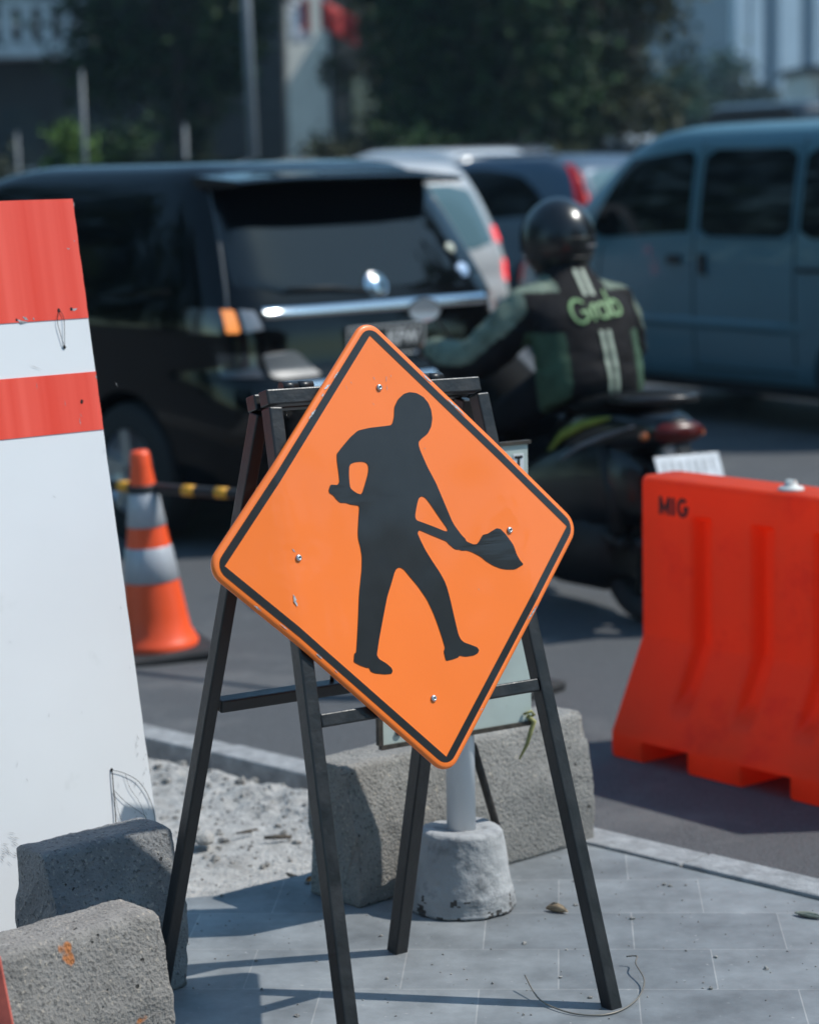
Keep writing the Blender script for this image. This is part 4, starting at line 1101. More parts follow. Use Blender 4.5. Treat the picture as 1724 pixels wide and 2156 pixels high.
for sg in (-1, 1): MB().tube([(.7, sg * .66, 1.68), (.8, sg * .66, 1.70), (2.1, sg * .64, 1.70), (2.2, sg * .64, 1.68)], .014, 8).build('roof_rail', M_trim, cv)

# ---- blue grey delivery van at the right
KS_van = [(.24, .06, 3.9, .74), (.34, .02, 4.0, .80), (.55, .0, 4.04, .825), (.85, .0, 4.02, .835), (1.0, .01, 3.95, .835), (1.10, .015, 3.70, .83), (1.20, .02, 3.50, .822), (1.32, .03, 3.36, .81), (1.50, .05, 3.12, .785), (1.66, .07, 2.90, .755), (1.75, .10, 2.74, .73), (1.81, .16, 2.55, .69), (1.84, .25, 2.38, .63)]
M_van = paint('blue grey van paint', (.075, .175, .22), .35, .1, .3)
vn, S4, b4 = small_van('blue_grey_van', 'blue grey delivery van with sliding side door at the right picture edge', M_van, 1.87, .83, None, KS_van, arches=(.62, 3.27), p=11)
HV = (-.55, .835); RV = (HV[1], -HV[0])
wc = V((2.60, 14.0, 0)); rc = V((wc.x - HV[0] * .62 + RV[0] * .80, wc.y - HV[1] * .62 + RV[1] * .80, 0)); place_car(vn, rc, HV)
for sg in (-1, 1):
    g = MB(); S4.side(g, [(2.08, 1.17), (2.98, 1.15), (3.08, 1.20), (2.84, 1.55), (2.70, 1.67), (2.08, 1.70)], sg, .005, rnd_=.06); g.build('side_window', M_glass, vn)
    g = MB(); S4.side(g, [(1.15, 1.17), (1.98, 1.17), (1.98, 1.70), (1.15, 1.70)], sg, .005, rnd_=.06); g.build('side_window', M_glass, vn)
    g = MB(); S4.side(g, [(.16, 1.17), (1.07, 1.17), (1.07, 1.70), (.22, 1.70)], sg, .005, rnd_=.06); g.build('side_window', M_glass, vn)
    # raised window surrounds, door gaps, crease and sliding rail
    fr = MB()
    for pts in ([(1.15, 1.16), (1.98, 1.16), (1.995, 1.175), (1.995, 1.695), (1.98, 1.71), (1.15, 1.71), (1.135, 1.695), (1.135, 1.175), (1.15, 1.16)],):
        fr.tube([V((x, S4.y(x, z, sg, .004), z)) for x, z in pts], .009, 6)
    fr.build('window_surround', M_van, b4)
    for pts in ([(2.03, 1.76), (2.03, .34)], [(1.11, 1.76), (1.11, .42)], [(2.95, 1.10), (3.0, .80), (2.9, .36)], [(2.03, .36), (1.11, .36)]):
        q = []
        for (x0, z0), (x1, z1) in zip(pts, pts[1:]): q += [V((lerp(x0, x1, k / 8), S4.y(lerp(x0, x1, k / 8), lerp(z0, z1, k / 8), sg, .001), lerp(z0, z1, k / 8))) for k in range(9)]
        MB().tube(q, .005, 6).build('door_gap', M_under, b4)
    cr = MB(); cr.grid(lambda u, v: V((x := lerp(1.0, 3.3, u), S4.y(x, z := lerp(.60, .665, v), sg, .003 + .014 * math.sin(math.pi * v) * min(1, 8 * u, 8 * (1 - u))), z)), 30, 6); cr.build('crease', M_van, b4)
    rl = MB(); q = [V((lerp(.10, 1.08, k / 10), S4.y(lerp(.10, 1.08, k / 10), 1.0, sg, .004), .985)) for k in range(11)]; rl.tube(q, .013, 6); rl.build('sliding_rail', M_under, vn)
    h = MB(); h.box((2.20, S4.y(2.20, 1.02, sg, .012), 1.025), (.13, .03, .055)); h.build('door_handle', M_trim, vn, bevel=.012)
    h = MB(); h.box((1.93, S4.y(1.93, .98, sg, .012), 1.0), (.06, .03, .13)); h.build('door_handle', M_trim, vn, bevel=.012)
    mb_ = MB(); mb_.lathe([(0, -.05), (.06, -.045), (.10, -.01), (.105, .03), (.08, .045), (0, .046)], 24); mb_.xf(Matrix.Translation((3.12, sg * .98, 1.24)) @ Matrix.Scale(1.3, 4, (0, 0, 1)) @ Matrix.Rotation(R(-90), 4, 'Y')); mb_.tube([(3.12, sg * .78, 1.17), (3.12, sg * .93, 1.20)], .022, 8); mb_.build('wing_mirror', M_trim, vn)
    l = MB(); S4.wrap(l, .78, .95, .12, .52, sg, .006, front=True); l.build('headlight', M_clear, vn)
    l = MB(); S4.wrap(l, .7, 1.05, .04, .72, sg, .006); l.build('tail_lamp', M_lampred, vn)
g = MB(); S4.front(g, [(-.70, 1.14), (.70, 1.14), (.60, 1.68), (-.60, 1.68)], .006); g.build('windscreen', M_glass, vn)
g = MB(); S4.rear(g, [(-.66, 1.17), (.66, 1.17), (.62, 1.66), (-.62, 1.66)], .006); g.build('rear_window', M_glass, vn)
for sg in (-1, 1): MB().box((1.95, sg * .70, .25), (2.2, .14, .08)).build('sill', M_under, vn, bevel=.01)

# ---- further cars: roofs and tail ends beyond, much blurred
def far_car(label, m, px, dist, roof_y, H=(-.67, .742), scale=1.0, rearward=True, lampm=None):
    k = [(z * scale, a * scale, b * scale, c * scale) for z, a, b, c in KS_silver]
    t = thing('distant_car', label, 'car', group='cars waiting further up the road'); s_ = Shell(k, 6.5); s_.body('body', m, t, (.85 * scale, 3.4 * scale), .35 * scale, 30)
    for x in (.85, 3.4):
        for sg in (-1, 1): wheel(t, x * scale, sg * .74 * scale, .31 * scale, .19)
    g = MB(); s_.rear(g, [(-.62 * scale, 1.06 * scale), (.62 * scale, 1.06 * scale), (.55 * scale, 1.5 * scale), (-.55 * scale, 1.5 * scale)], .006); g.build('rear_window', M_glass2, t)
    for sg in (-1, 1):
        g = MB(); s_.side(g, [(.42 * scale, 1.06 * scale), (3.2 * scale, 1.03 * scale), (2.5 * scale, 1.48 * scale), (.65 * scale, 1.5 * scale)], sg); g.build('side_window', M_glass, t)
        l = MB(); s_.wrap(l, .85 * scale, 1.12 * scale, .14, .70 * scale, sg, .008); l.build('tail_lamp', lampm or M_lampred, t)
    p = AT(px, 330, dist); place_car(t, (p.x, p.y), H); return t
far_car('white people carrier whose pale roof shows beyond the silver car', M_white_p, 1090, 31.0, 315, scale=1.075)
far_car('dark grey car whose roof just shows above the white one', paint('dark grey car paint', (.05, .055, .065), .25), 1150, 40, 300, scale=1.12)
far_car('dark car far up the road left of the van roof', paint('dark blue car paint', (.03, .04, .055), .25), 1395, 47, 275, scale=1.12, H=(-.3, .95))
far_car('pale grey car far up the road behind the dark one', paint('pale grey car paint', (.34, .36, .38), .25), 1400, 60, 260, scale=1.3, H=(-.25, .97))
# dark minibus in the far lane
mbus = thing('minibus', 'dark minibus far behind the roof of the blue grey van', 'minibus')
Sb = Shell([(.3, .05, 6.0, 1.0), (.5, 0, 6.1, 1.05), (1.2, .0, 6.1, 1.06), (1.9, .05, 5.9, 1.04), (2.5, .1, 5.6, 1.0), (2.75, .2, 5.3, .92), (2.85, .4, 5.0, .8)], 9)
Sb.body('body', paint('black bus paint', (.018, .02, .024), .3), mbus, (1.2, 4.8), .42, 26)
for x in (1.2, 4.8):
    for sg in (-1, 1): wheel(mbus, x, sg * .92, .38, .24)
for sg in (-1, 1):
    for k in range(4):
        g = MB(); Sb.side(g, [(.5 + k * 1.2, 1.5), (1.55 + k * 1.2, 1.5), (1.55 + k * 1.2, 2.35), (.5 + k * 1.2, 2.35)], sg); g.build('side_window', M_glass2, mbus)
g = MB(); Sb.rear(g, [(-.85, 1.5), (.85, 1.5), (.8, 2.4), (-.8, 2.4)], .006); g.build('rear_window', M_glass2, mbus)
p = AT(1640, 300, 58); place_car(mbus, (p.x + 1.3, p.y), (-.3, .95))
# ------------------------------------------------------------------ motorcycle and rider
HM = V((-.45, .893, 0)).normalized()
moto = thing('motorcycle', 'black motorcycle with yellow green side stripes under the rider in the dark jacket', 'motorcycle', (.85, 8.62, ROAD), math.atan2(HM.y, HM.x))
MM = Matrix.Translation((.85, 8.62, ROAD)) @ Matrix.Rotation(math.atan2(HM.y, HM.x), 4, 'Z')
M_mblk = paint('black motorcycle plastic', (.006, .006, .007), .3, 0, .25)
M_seat = mat('black seat vinyl', (.008, .008, .008), .7, bump=.1, bscale=120, spec=.08)
M_eng = mat('dark engine metal', (.016, .016, .017), .5, .3, var=.3, scale=30)
M_lime = mat('yellow green decal', (.20, .25, .03), .4, var=.15, scale=30)
def mwheel(x, r=.29, wd=.10):
    w_ = thing_part('wheel', moto); Mx = Matrix.Translation((x, 0, r)) @ Matrix.Rotation(R(90), 4, 'X')
    pr = [(r - .07 + .07 * math.sin(a) if False else r - .05 + .05 * math.cos(a), wd / 2 * math.sin(a)) for a in [R(-150 + 300 * i / 18) for i in range(19)]]
    t = MB().lathe(pr, 48); t.xf(Mx); t.build('tyre', M_tyre, w_)
    h = MB(); h.lathe([(r - .085, -.03), (r - .075, -.03), (r - .075, .03), (r - .085, .03), (r - .085, -.03)], 36); h.tube([(0, 0, -.06), (0, 0, .06)], .03, 12)
    for k in range(5):
        a = R(72 * k); h.bar((.02 * math.cos(a), .02 * math.sin(a), 0), ((r - .08) * math.cos(a), (r - .08) * math.sin(a), 0), .035, .02, (-math.sin(a), math.cos(a), 0))
    h.xf(Mx); h.build('rim', M_eng, w_)
    if True:
        d = MB().lathe([(.05, -.002), (.11, -.002), (.11, .002), (.05, .002), (.05, -.002)], 28); d.xf(Matrix.Translation((0, .07, 0))); d.xf(Matrix.Translation((x, .065 - .07, r)) @ Matrix.Rotation(R(90), 4, 'X')); d.build('brake_disc', M_zinc, w_)
mwheel(0); mwheel(1.26)
def loft(name, secs, m, par, n=18):
    """secs: (x, z centre, half width, half height)"""
    mb = MB(); rs = []
    for x, zc_, hw_, hh in secs: rs.append([V((x, hw_ * math.copysign(abs(math.cos(a)) ** .8, math.cos(a)), zc_ + hh * math.copysign(abs(math.sin(a)) ** .8, math.sin(a)))) for a in [2 * math.pi * i / n for i in range(n)]])
    return mb.rings(rs, 0, True).build(name, m, par)
tail = loft('tail_fairing', [(-.25, .72, .02, .02), (-.22, .72, .07, .045), (-.13, .72, .11, .065), (.05, .70, .125, .09), (.25, .69, .13, .13), (.42, .62, .12, .14), (.55, .55, .10, .12), (.62, .5, .06, .06)], M_mblk, moto)
loft('seat', [(-.12, .81, .05, .015), (-.06, .815, .12, .03), (.10, .80, .13, .035), (.26, .765, .14, .045), (.48, .785, .12, .045), (.60, .80, .07, .03)], M_seat, moto)
loft('front_fairing', [(.66, .50, .08, .10), (.76, .52, .12, .20), (.86, .58, .15, .24), (.98, .66, .15, .22), (1.08, .78, .12, .15), (1.15, .84, .05, .07)], M_seat, moto)
loft('side_panel', [(-.06, .50, .06, .10), (.06, .52, .13, .17), (.25, .48, .155, .22), (.45, .44, .165, .22), (.62, .42, .165, .20), (.78, .42, .155, .20), (.90, .46, .10, .16), (.96, .48, .04, .08)], M_mblk, moto)
loft('engine', [(.10, .27, .10, .10), (.22, .25, .16, .16), (.45, .25, .17, .17), (.66, .26, .16, .16), (.80, .30, .08, .10)], M_eng, moto)
MB().tube([(.30, -.14, .28), (.12, -.18, .30), (-.05, -.19, .36), (-.30, -.19, .46)], [.025, .035, .052, .055], 16).build('exhaust', M_eng, moto)
for sg in (-1, 1):
    MB().tube([(1.26, sg * .075, .29), (1.04, sg * .075, .86)], .02, 10).build('fork_leg', M_eng, moto); MB().tube([(0, sg * .085, .29), (.40, sg * .09, .36)], .025, 10).build('swingarm', M_eng, moto); MB().tube([(.03, sg * .10, .33), (.10, sg * .11, .64)], .03, 10).build('shock_absorber', M_eng, moto)
mg = MB(); mg.grid(lambda u, v: V((.31 * math.cos(R(lerp(20, 150, u))) * 1.04, lerp(-.065, .065, v), .29 + .325 * math.sin(R(lerp(20, 150, u))))), 14, 4); q = mg.build('rear_mudguard', M_mblk, moto); sd_ = q.modifiers.new('thickness', 'SOLIDIFY'); sd_.thickness = .006
mg = MB(); mg.grid(lambda u, v: V((1.26 + .325 * math.cos(R(lerp(40, 165, u))), lerp(-.07, .07, v), .29 + .325 * math.sin(R(lerp(40, 165, u))))), 14, 4); q = mg.build('front_mudguard', M_mblk, moto); sd_ = q.modifiers.new('thickness', 'SOLIDIFY'); sd_.thickness = .006
# tail lamp, indicators and plate
tl_ = MB().lathe([(0, .05), (.055, .04), (.08, .0)], 20); tl_.xf(Matrix.Translation((-.215, 0, .715)) @ Matrix.Scale(1.3, 4, (0, 1, 0)) @ Matrix.Scale(.55, 4, (0, 0, 1)) @ Matrix.Rotation(R(-90), 4, 'Y')); tlo_ = tl_.build('tail_lamp', mat('dark red lens', (.07, .006, .005), .3, spec=.3), moto)
for sg in (-1, 1):
    i_ = MB().lathe([(0, .02), (.013, .017), (.019, 0), (0, -.001)], 16); i_.xf(Matrix.Translation((-.17, sg * .115, .705)) @ Matrix.Rotation(R(-90), 4, 'Y')); i_.build('indicator', mat('amber lens', (.55, .14, .03), .2, coat=1), moto)
gr = MB().tube([(.02, .13, .82), (-.12, .13, .825), (-.19, .09, .83), (-.22, 0, .832), (-.19, -.09, .83), (-.12, -.13, .825), (.02, -.13, .82)], .014, 10); gr.build('grab_rail', mat('dark metal rail', (.03, .03, .032), .35, .3), moto)
hang = MB().box((-.235, 0, .68), (.02, .05, .18), Matrix.Rotation(R(18), 3, 'Y')); hang.build('plate_bracket', M_trim, moto)
PMx = Matrix.Translation((-.285, .0, .59)) @ Matrix.Rotation(R(26), 4, 'Y')
pl = MB().box((0, 0, 0), (.003, .265, .11)); pl.xf(PMx); plo = pl.build('number_plate', mat('pale glare plate', (.62, .63, .64), .35, .35, var=.12, scale=25), moto, bevel=.001)  # black plate; its white reflection is put into the base colour
em = MB()
for k in range(7): em.box((-.0022, .10 - k * .033, .012), (.002, .018 if k % 3 else .010, .046))
em.box((-.0022, 0, -.035), (.002, .12, .014))
em.xf(PMx); em.build('raised_marks', mat('glare plate marks', (.40, .41, .42), .4, .4), plo)  # marks toned to match the painted reflection
# decals on the tail and fairing flanks, indicator strip
def side_strip(name, pts, wd, m, sgn, par, bulge):
    mb = MB(); q = []
    for i in range(len(pts) - 1):
        for k in range(5): q.append(V(pts[i]).lerp(V(pts[i + 1]), k / 5))
    q.append(V(pts[-1])); n = len(q); vs = []
    for i, p in enumerate(q):
        w_ = wd * math.sin(math.pi * (.1 + .8 * i / (n - 1))) ; t = (q[min(i + 1, n - 1)] - q[max(0, i - 1)]).normalized(); up = V((-t.z, 0, t.x))
        for s_ in (-1, 0, 1): a = p + up * (w_ * s_); vs.append(V((a.x, sgn * (a.y + (.004 if s_ == 0 else 0)), a.z)))
    mb.add(vs, [(i * 3 + j, i * 3 + j + 1, (i + 1) * 3 + j + 1, (i + 1) * 3 + j) for i in range(n - 1) for j in range(2)], 0, True)
    o = mb.build(name, m, par); s2_ = o.modifiers.new('thickness', 'SOLIDIFY'); s2_.thickness = .003; return o
for sg in (-1, 1):
    side_strip('decal_stripe', [(.02, .134, .755), (.20, .142, .715), (.36, .140, .66), (.50, .126, .57)], .018, M_lime, sg, moto, 0)
    side_strip('silver_stripe', [(-.12, .124, .735), (.05, .136, .69), (.22, .144, .635), (.40, .142, .55)], .009, mat('silver trim', (.32, .32, .36), .3, .6), sg, moto, 0)
    side_strip('orange_stripe', [(.50, .128, .56), (.56, .122, .52), (.62, .10, .49)], .02, mat('orange decal', (.45, .10, .02), .4), sg, moto, 0)
# handlebar, levers, mirrors, headlamp
hbm = MB().tube([(1.02, .36, .94), (1.06, .20, .95), (1.08, 0, .93), (1.06, -.20, .95), (1.02, -.36, .94)], .012, 10); hbo = hbm.build('handlebar', M_eng, moto)
for sg in (-1, 1):
    MB().tube([(1.018, sg * .37, .94), (1.045, sg * .25, .946)], .017, 12).build('grip', M_rub, hbo)
    MB().tube([(1.10, sg * .36, .935), (1.12, sg * .27, .94), (1.07, sg * .20, .948)], .006, 8).build('brake_lever', M_zinc, hbo)
    ms = MB().tube([(1.06, sg * .20, .955), (1.07, sg * .27, 1.05), (1.05, sg * .33, 1.09)], .006, 8); ms.build('mirror_stem', M_trim, moto)
    mr = MB().lathe([(0, -.012), (.04, -.010), (.05, 0), (.046, .004), (0, .0045)], 24); mr.xf(Matrix.Translation((1.04, sg * .345, 1.10)) @ Matrix.Rotation(R(-90), 4, 'Y') @ Matrix.Rotation(R(-sg * 20), 4, 'X') @ Matrix.Scale(1.35, 4, (0, 1, 0))); mo_ = mr.build('mirror', M_trim, moto)
    mg_ = MB().lathe([(0, .0055), (.044, .0048)], 24); mg_.xf(Matrix.Translation((1.04, sg * .345, 1.10)) @ Matrix.Rotation(R(-90), 4, 'Y') @ Matrix.Rotation(R(-sg * 20), 4, 'X') @ Matrix.Scale(1.35, 4, (0, 1, 0))); mg_.build('mirror_glass', mat('mirror glass', (.86, .88, .90), .03, 1.0), mo_)
hl = MB().lathe([(0, .05), (.06, .04), (.085, .0), (.08, -.05)], 24); hl.xf(Matrix.Translation((1.14, 0, .86)) @ Matrix.Rotation(R(90), 4, 'Y')); hl.build('headlight', M_clear, moto)

# rider: one skinned body, jacket and helmet worn over it
person = thing('person', 'motorcycle rider in a black and green jacket and black helmet, seen from behind', 'person', (.85, 8.62, ROAD), math.atan2(HM.y, HM.x))
def skin(name, nodes, edges, m, par, sub=2, root=0):
    me = bpy.data.meshes.new(name); me.from_pydata([n[0] for n in nodes], edges, []); o = bpy.data.objects.new(name, me); COL.objects.link(o)
    md = o.modifiers.new('skin', 'SKIN'); md.use_smooth_shade = True
    sv_ = me.skin_vertices[0].data
    for i, n in enumerate(nodes):
        r = n[1]; sv_[i].radius = r if isinstance(r, tuple) else (r, r)
        sv_[i].use_root = (i == root)
    sb = o.modifiers.new('smooth', 'SUBSURF'); sb.levels = sub; sb.render_levels = sub
    me2 = mesh_of(o); bpy.data.objects.remove(o)
    for p in me2.polygons: p.use_smooth = True
    me2.materials.clear(); me2.materials.append(m)
    o2 = bpy.data.objects.new(name, me2); COL.objects.link(o2); o2.parent = par; return o2
HIP = V((.40, 0, .86)); 
J = dict(hip=(HIP, (.15, .12)), waist=(V((.415, 0, .97)), (.14, .095)), chest=(V((.47, 0, 1.09)), (.155, .09)), upper=(V((.515, 0, 1.155)), (.10, .06)), neck=(V((.54, 0, 1.25)), (.058, .058)), head=(V((.575, 0, 1.345)), (.085, .09)), top=(V((.58, 0, 1.435)), (.06, .07)))
for s_, k in ((1, 'l'), (-1, 'r')):
    J['sh' + k] = (V((.505, s_ * .18, 1.12)), .060); J['el' + k] = (V((.64, s_ * .345, .93)), .050); J['fa' + k] = (V((.84, s_ * .36, .938)), .043); J['wr' + k] = (V((.965, s_ * .335, .955)), .030); J['pa' + k] = (V((1.005, s_ * .325, .958)), (.040, .020))
    J['hj' + k] = (V((.44, s_ * .105, .84)), .095); J['kn' + k] = (V((.80, s_ * .20, .66)), .065); J['ca' + k] = (V((.76, s_ * .185, .45)), .055); J['an' + k] = (V((.70, s_ * .17, .25)), .038); J['he' + k] = (V((.68, s_ * .17, .205)), .038); J['ft' + k] = (V((.86, s_ * .18, .195)), (.045, .03))
names = list(J); ix = {n: i for i, n in enumerate(names)}
ed_ = [('hip', 'waist'), ('waist', 'chest'), ('chest', 'upper'), ('upper', 'neck'), ('neck', 'head'), ('head', 'top')]
for k in 'lr': ed_ += [('upper', 'sh' + k), ('sh' + k, 'el' + k), ('el' + k, 'fa' + k), ('fa' + k, 'wr' + k), ('wr' + k, 'pa' + k), ('hip', 'hj' + k), ('hj' + k, 'kn' + k), ('kn' + k, 'ca' + k), ('ca' + k, 'an' + k), ('an' + k, 'he' + k), ('he' + k, 'ft' + k)]
nodes = [J[n] for n in names]; edges = [(ix[a], ix[b]) for a, b in ed_]
# five fingers curled round each grip, thumb below
for s_, k in ((1, 'l'), (-1, 'r')):
    base = J['pa' + k][0]
    for f in range(4):
        yy = s_ * (.362 - f * .021); ln_ = (.92, 1.0, .97, .80)[f]
        c0 = len(nodes)
        pts = [V((1.012, yy, .962)), V((1.040, yy, .966)), V((1.052 , yy, .946 )), V((1.040, yy, .925)), V((1.018, yy, .920))]
        for q_i, p in enumerate(pts[:]):
            pp = V((1.022 + (p.x - 1.022) * (ln_ * .25 + .75), p.y, .944 + (p.z - .944) * (ln_ * .25 + .75))); nodes.append((pp, .0092 - .0006 * q_i))
        edges.append((ix['pa' + k], c0)); edges += [(c0 + i, c0 + i + 1) for i in range(4)]
    c0 = len(nodes)
    for q_i, p in enumerate([V((1.0, s_ * .295, .948)), V((1.012, s_ * .283, .925)), V((1.032, s_ * .278, .918))]): nodes.append((p, .0105 - .001 * q_i))
    edges.append((ix['wr' + k], c0)); edges += [(c0, c0 + 1), (c0 + 1, c0 + 2)]
M_skin = mat('skin', (.28, .15, .09), .5, var=.08, scale=20)
M_trou = mat('dark trousers', (.010, .011, .014), .8, var=.3, scale=14, bump=.4, bscale=40, spec=.12)
M_shoe = mat('black shoe', (.012, .012, .012), .5)
body_ = skin('body', nodes, edges, M_skin, person, 2, ix['hip'])
body_.data.materials.append(M_trou); body_.data.materials.append(M_shoe)
for p in body_.data.polygons:
    z = p.center.z
    if z < .27 and p.center.x < .95: p.material_index = 2
    elif z < .93 and p.center.x < .92: p.material_index = 1
# jacket
M_jack = mat('black jacket cloth', (.013, .0125, .014), .75, var=.25, scale=12, bump=.5, bscale=24, spec=.12)
M_jgrn = mat('dark green jacket panel', (.045, .085, .055), .8, var=.25, scale=14, bump=.4, bscale=30, spec=.2)
M_jolv = mat('grey green sleeve panel', (.15, .19, .15), .8, var=.3, scale=16, bump=.4, bscale=30, spec=.2)
JK = dict(hem=(V((.375, 0, .80)), (.205, .14)), hip=(V((.38, 0, .87)), (.210, .14)), waist=(V((.405, 0, .97)), (.205, .138)), chest=(V((.455, 0, 1.08)), (.225, .15)), upper=(V((.50, 0, 1.17)), (.185, .125)), neck=(V((.53, 0, 1.245)), (.092, .088)), col=(V((.55, 0, 1.285)), (.082, .08)))
for s_, k in ((1, 'l'), (-1, 'r')):
    JK['sh' + k] = (V((.505, s_ * .185, 1.122)), .098); JK['ua' + k] = (V((.555, s_ * .265, 1.03)), .098); JK['el' + k] = (V((.64, s_ * .345, .93)), .092); JK['fa' + k] = (V((.82, s_ * .365, .934)), .078); JK['cu' + k] = (V((.945, s_ * .345, .955)), .05)
jm = MB(); trs = [(.378, .765, .135, .185), (.378, .82, .142, .196), (.385, .90, .142, .198), (.402, .97, .138, .196), (.430, 1.05, .138, .198), (.458, 1.11, .138, .205), (.485, 1.155, .128, .192), (.505, 1.195, .108, .150), (.522, 1.232, .092, .110), (.538, 1.262, .078, .088), (.550, 1.295, .074, .080)]
trs = [(a_, b_2, c_2, d_2 * (1.06 if b_2 < 1.16 else 1.0)) for a_, b_2, c_2, d_2 in trs]
jm.rings([[V((cx_ + dx_ * math.copysign(abs(math.cos(a)) ** .85, math.cos(a)), wy_ * math.copysign(abs(math.sin(a)) ** .85, math.sin(a)), z_ + .05 * math.cos(a) * (dx_ / .14) * (-1 if z_ < .83 else .3))) for a in [2 * math.pi * k / 40 for k in range(40)]] for cx_, z_, dx_, wy_ in trs], 0, True)
for s_ in (1, -1):
    ap = [V(p) for p in [(.495, s_ * .11, 1.15), (.505, s_ * .185, 1.122), (.535, s_ * .24, 1.06), (.575, s_ * .29, .995), (.625, s_ * .335, .94), (.70, s_ * .362, .918), (.79, s_ * .366, .928), (.88, s_ * .358, .944), (.955, s_ * .345, .955)]]
    ap = [V((p.x, p.y * (1 if s_ > 0 else .90), p.z)) for p in ap]
    jm.tube(ap, [.078, .092, .094, .090, .085, .080, .072, .062, .050], 24)
jo = jm.build('jacket_form', M_jack)
rm = jo.modifiers.new('merge', 'REMESH'); rm.mode = 'VOXEL'; rm.voxel_size = .009
sm2 = jo.modifiers.new('soften', 'SMOOTH'); sm2.factor = .5; sm2.iterations = 9
jme = mesh_of(jo); bpy.data.objects.remove(jo)
for p in jme.polygons: p.use_smooth = True
jme.materials.clear(); jme.materials.append(M_jack)
jacket = bpy.data.objects.new('jacket', jme); COL.objects.link(jacket); jacket.parent = person
for v in jacket.data.vertices:
    n = noise.fractal(v.co * 6, 1.0, 2.0, 2); v.co += V((v.normal.x, v.normal.y, v.normal.z)) * (.0035 * n + (.006 if abs(v.co.y) > .2 or v.co.z < .98 else .002) * noise.noise(V((v.co.x * 16, v.co.y * 16, v.co.z * 26))))
jacket.data.materials.append(M_jgrn); jacket.data.materials.append(M_jolv)
segs = {}
for s_, k in ((1, 'l'), (-1, 'r')): segs[s_] = [(JK['sh' + k][0] - V((0, s_ * .12, -.03)), JK['sh' + k][0]), (JK['sh' + k][0], JK['ua' + k][0]), (JK['ua' + k][0], JK['el' + k][0]), (JK['el' + k][0], JK['fa' + k][0]), (JK['fa' + k][0], JK['cu' + k][0])]
for p in jacket.data.polygons:
    c = p.center; s_ = 1 if c.y > 0 else -1; best = None
    for a, b in segs[s_]:
        t = max(0, min(1, (c - a).dot(b - a) / (b - a).length_squared)); q = a.lerp(b, t); d = (c - q).length
        if best is None or d < best[0]: best = (d, q)
    arm = abs(c.y) > .235 or (abs(c.y) > .10 and c.z > 1.185)
    if arm and best[0] < .16:
        o_ = c - best[1]
        if (o_.z * .95 + o_.y * s_ * .35) > .012 and c.z > .86: p.material_index = 2
    elif c.z < 1.04 and abs(c.y) > .14 and c.x < .50 : p.material_index = 1
# stripes and lettering on the back, laid over the jacket
bm_ = bmesh.new(); bm_.from_mesh(jacket.data); jt = BVHTree.FromBMesh(bm_); bm_.free()
def back_pt(y, z, off=.004):
    h = jt.ray_cast(V((-.5, y, z)), V((1, 0, 0))); 
    return V((h[0].x - off, y, z)) if h[0] else V((.30, y, z))
def ribbon(mb, pts, wd, off=.004, flat=True):
    """pts: (y, z) on the back"""
    q = [];
    for (y0, z0), (y1, z1) in zip(pts, pts[1:]):
        k = max(1, int(math.hypot(y1 - y0, z1 - z0) / .006))
        q += [(lerp(y0, y1, i / k), lerp(z0, z1, i / k)) for i in range(k)]
    q.append(pts[-1]); vs = []; n = len(q)
    for i, (y, z) in enumerate(q):
        a, b = q[max(0, i - 1)], q[min(n - 1, i + 1)]; t = (b[0] - a[0], b[1] - a[1]); l = math.hypot(*t) or 1; nx_, nz_ = -t[1] / l, t[0] / l
        for s_ in (-1, 0, 1): vs.append(back_pt(y + nx_ * wd / 2 * s_, z + nz_ * wd / 2 * s_, off))
    mb.add(vs, [(i * 3 + j, i * 3 + j + 1, (i + 1) * 3 + j + 1, (i + 1) * 3 + j) for i in range(n - 1) for j in range(2)], 0, True)
    return mb
M_strp = mat('pale green reflective stripe', (.30, .36, .29), .6, var=.12, scale=40)
M_grn = mat('green print', (.10, .24, .08), .6); M_grnl = mat('light green print', (.20, .36, .16), .6)
# the spine of the jacket as the camera sees it
for yy in (.016, -.016):
    ribbon(MB(), [(yy, 1.265), (yy, 1.17)], .017, .007).build('back_stripe', M_strp, jacket)
    ribbon(MB(), [(yy - .012, 1.045), (yy - .016, .94), (yy - .016, .785)], .017, .007).build('back_stripe', M_strp, jacket)
def arc(cy, cz, r, a0, a1, n=16): return [(cy - r * math.cos(R(lerp(a0, a1, i / n))), cz + r * math.sin(R(lerp(a0, a1, i / n)))) for i in range(n + 1)]   # seen from behind: right is -y
zc = 1.125; r_ = .036
letters = [arc(.100, zc, .042, 40, 330) + [(.100 - .042, zc - .004), (.100 - .006, zc - .004)],                       # G
           [(.036, zc - .043), (.036, zc + .016)], arc(.036 - .019, zc - .004, .019, 180, 75),                              # r
           arc(-.018, zc - .012, .027, 0, 360), [(-.018 - .028, zc + .020), (-.018 - .028, zc - .043)],                      # a
           arc(-.098, zc - .012, .027, 0, 360), [(-.098 + .028, zc + .058), (-.098 + .028, zc - .040)]]                      # b
lt1, lt2 = MB(), MB()
for l in letters: 
    rot = [(y, z - (y * .10)) for y, z in l]
    rot = [(y * .80 - .01, zc + (z - zc) * .95) for y, z in rot]; ribbon(lt1, rot, .0115, .009); ribbon(lt2, rot, .004, .0105)
lo_ = lt1.build('lettering', M_grn, jacket); lt2.build('lettering_core', M_grnl, lo_)
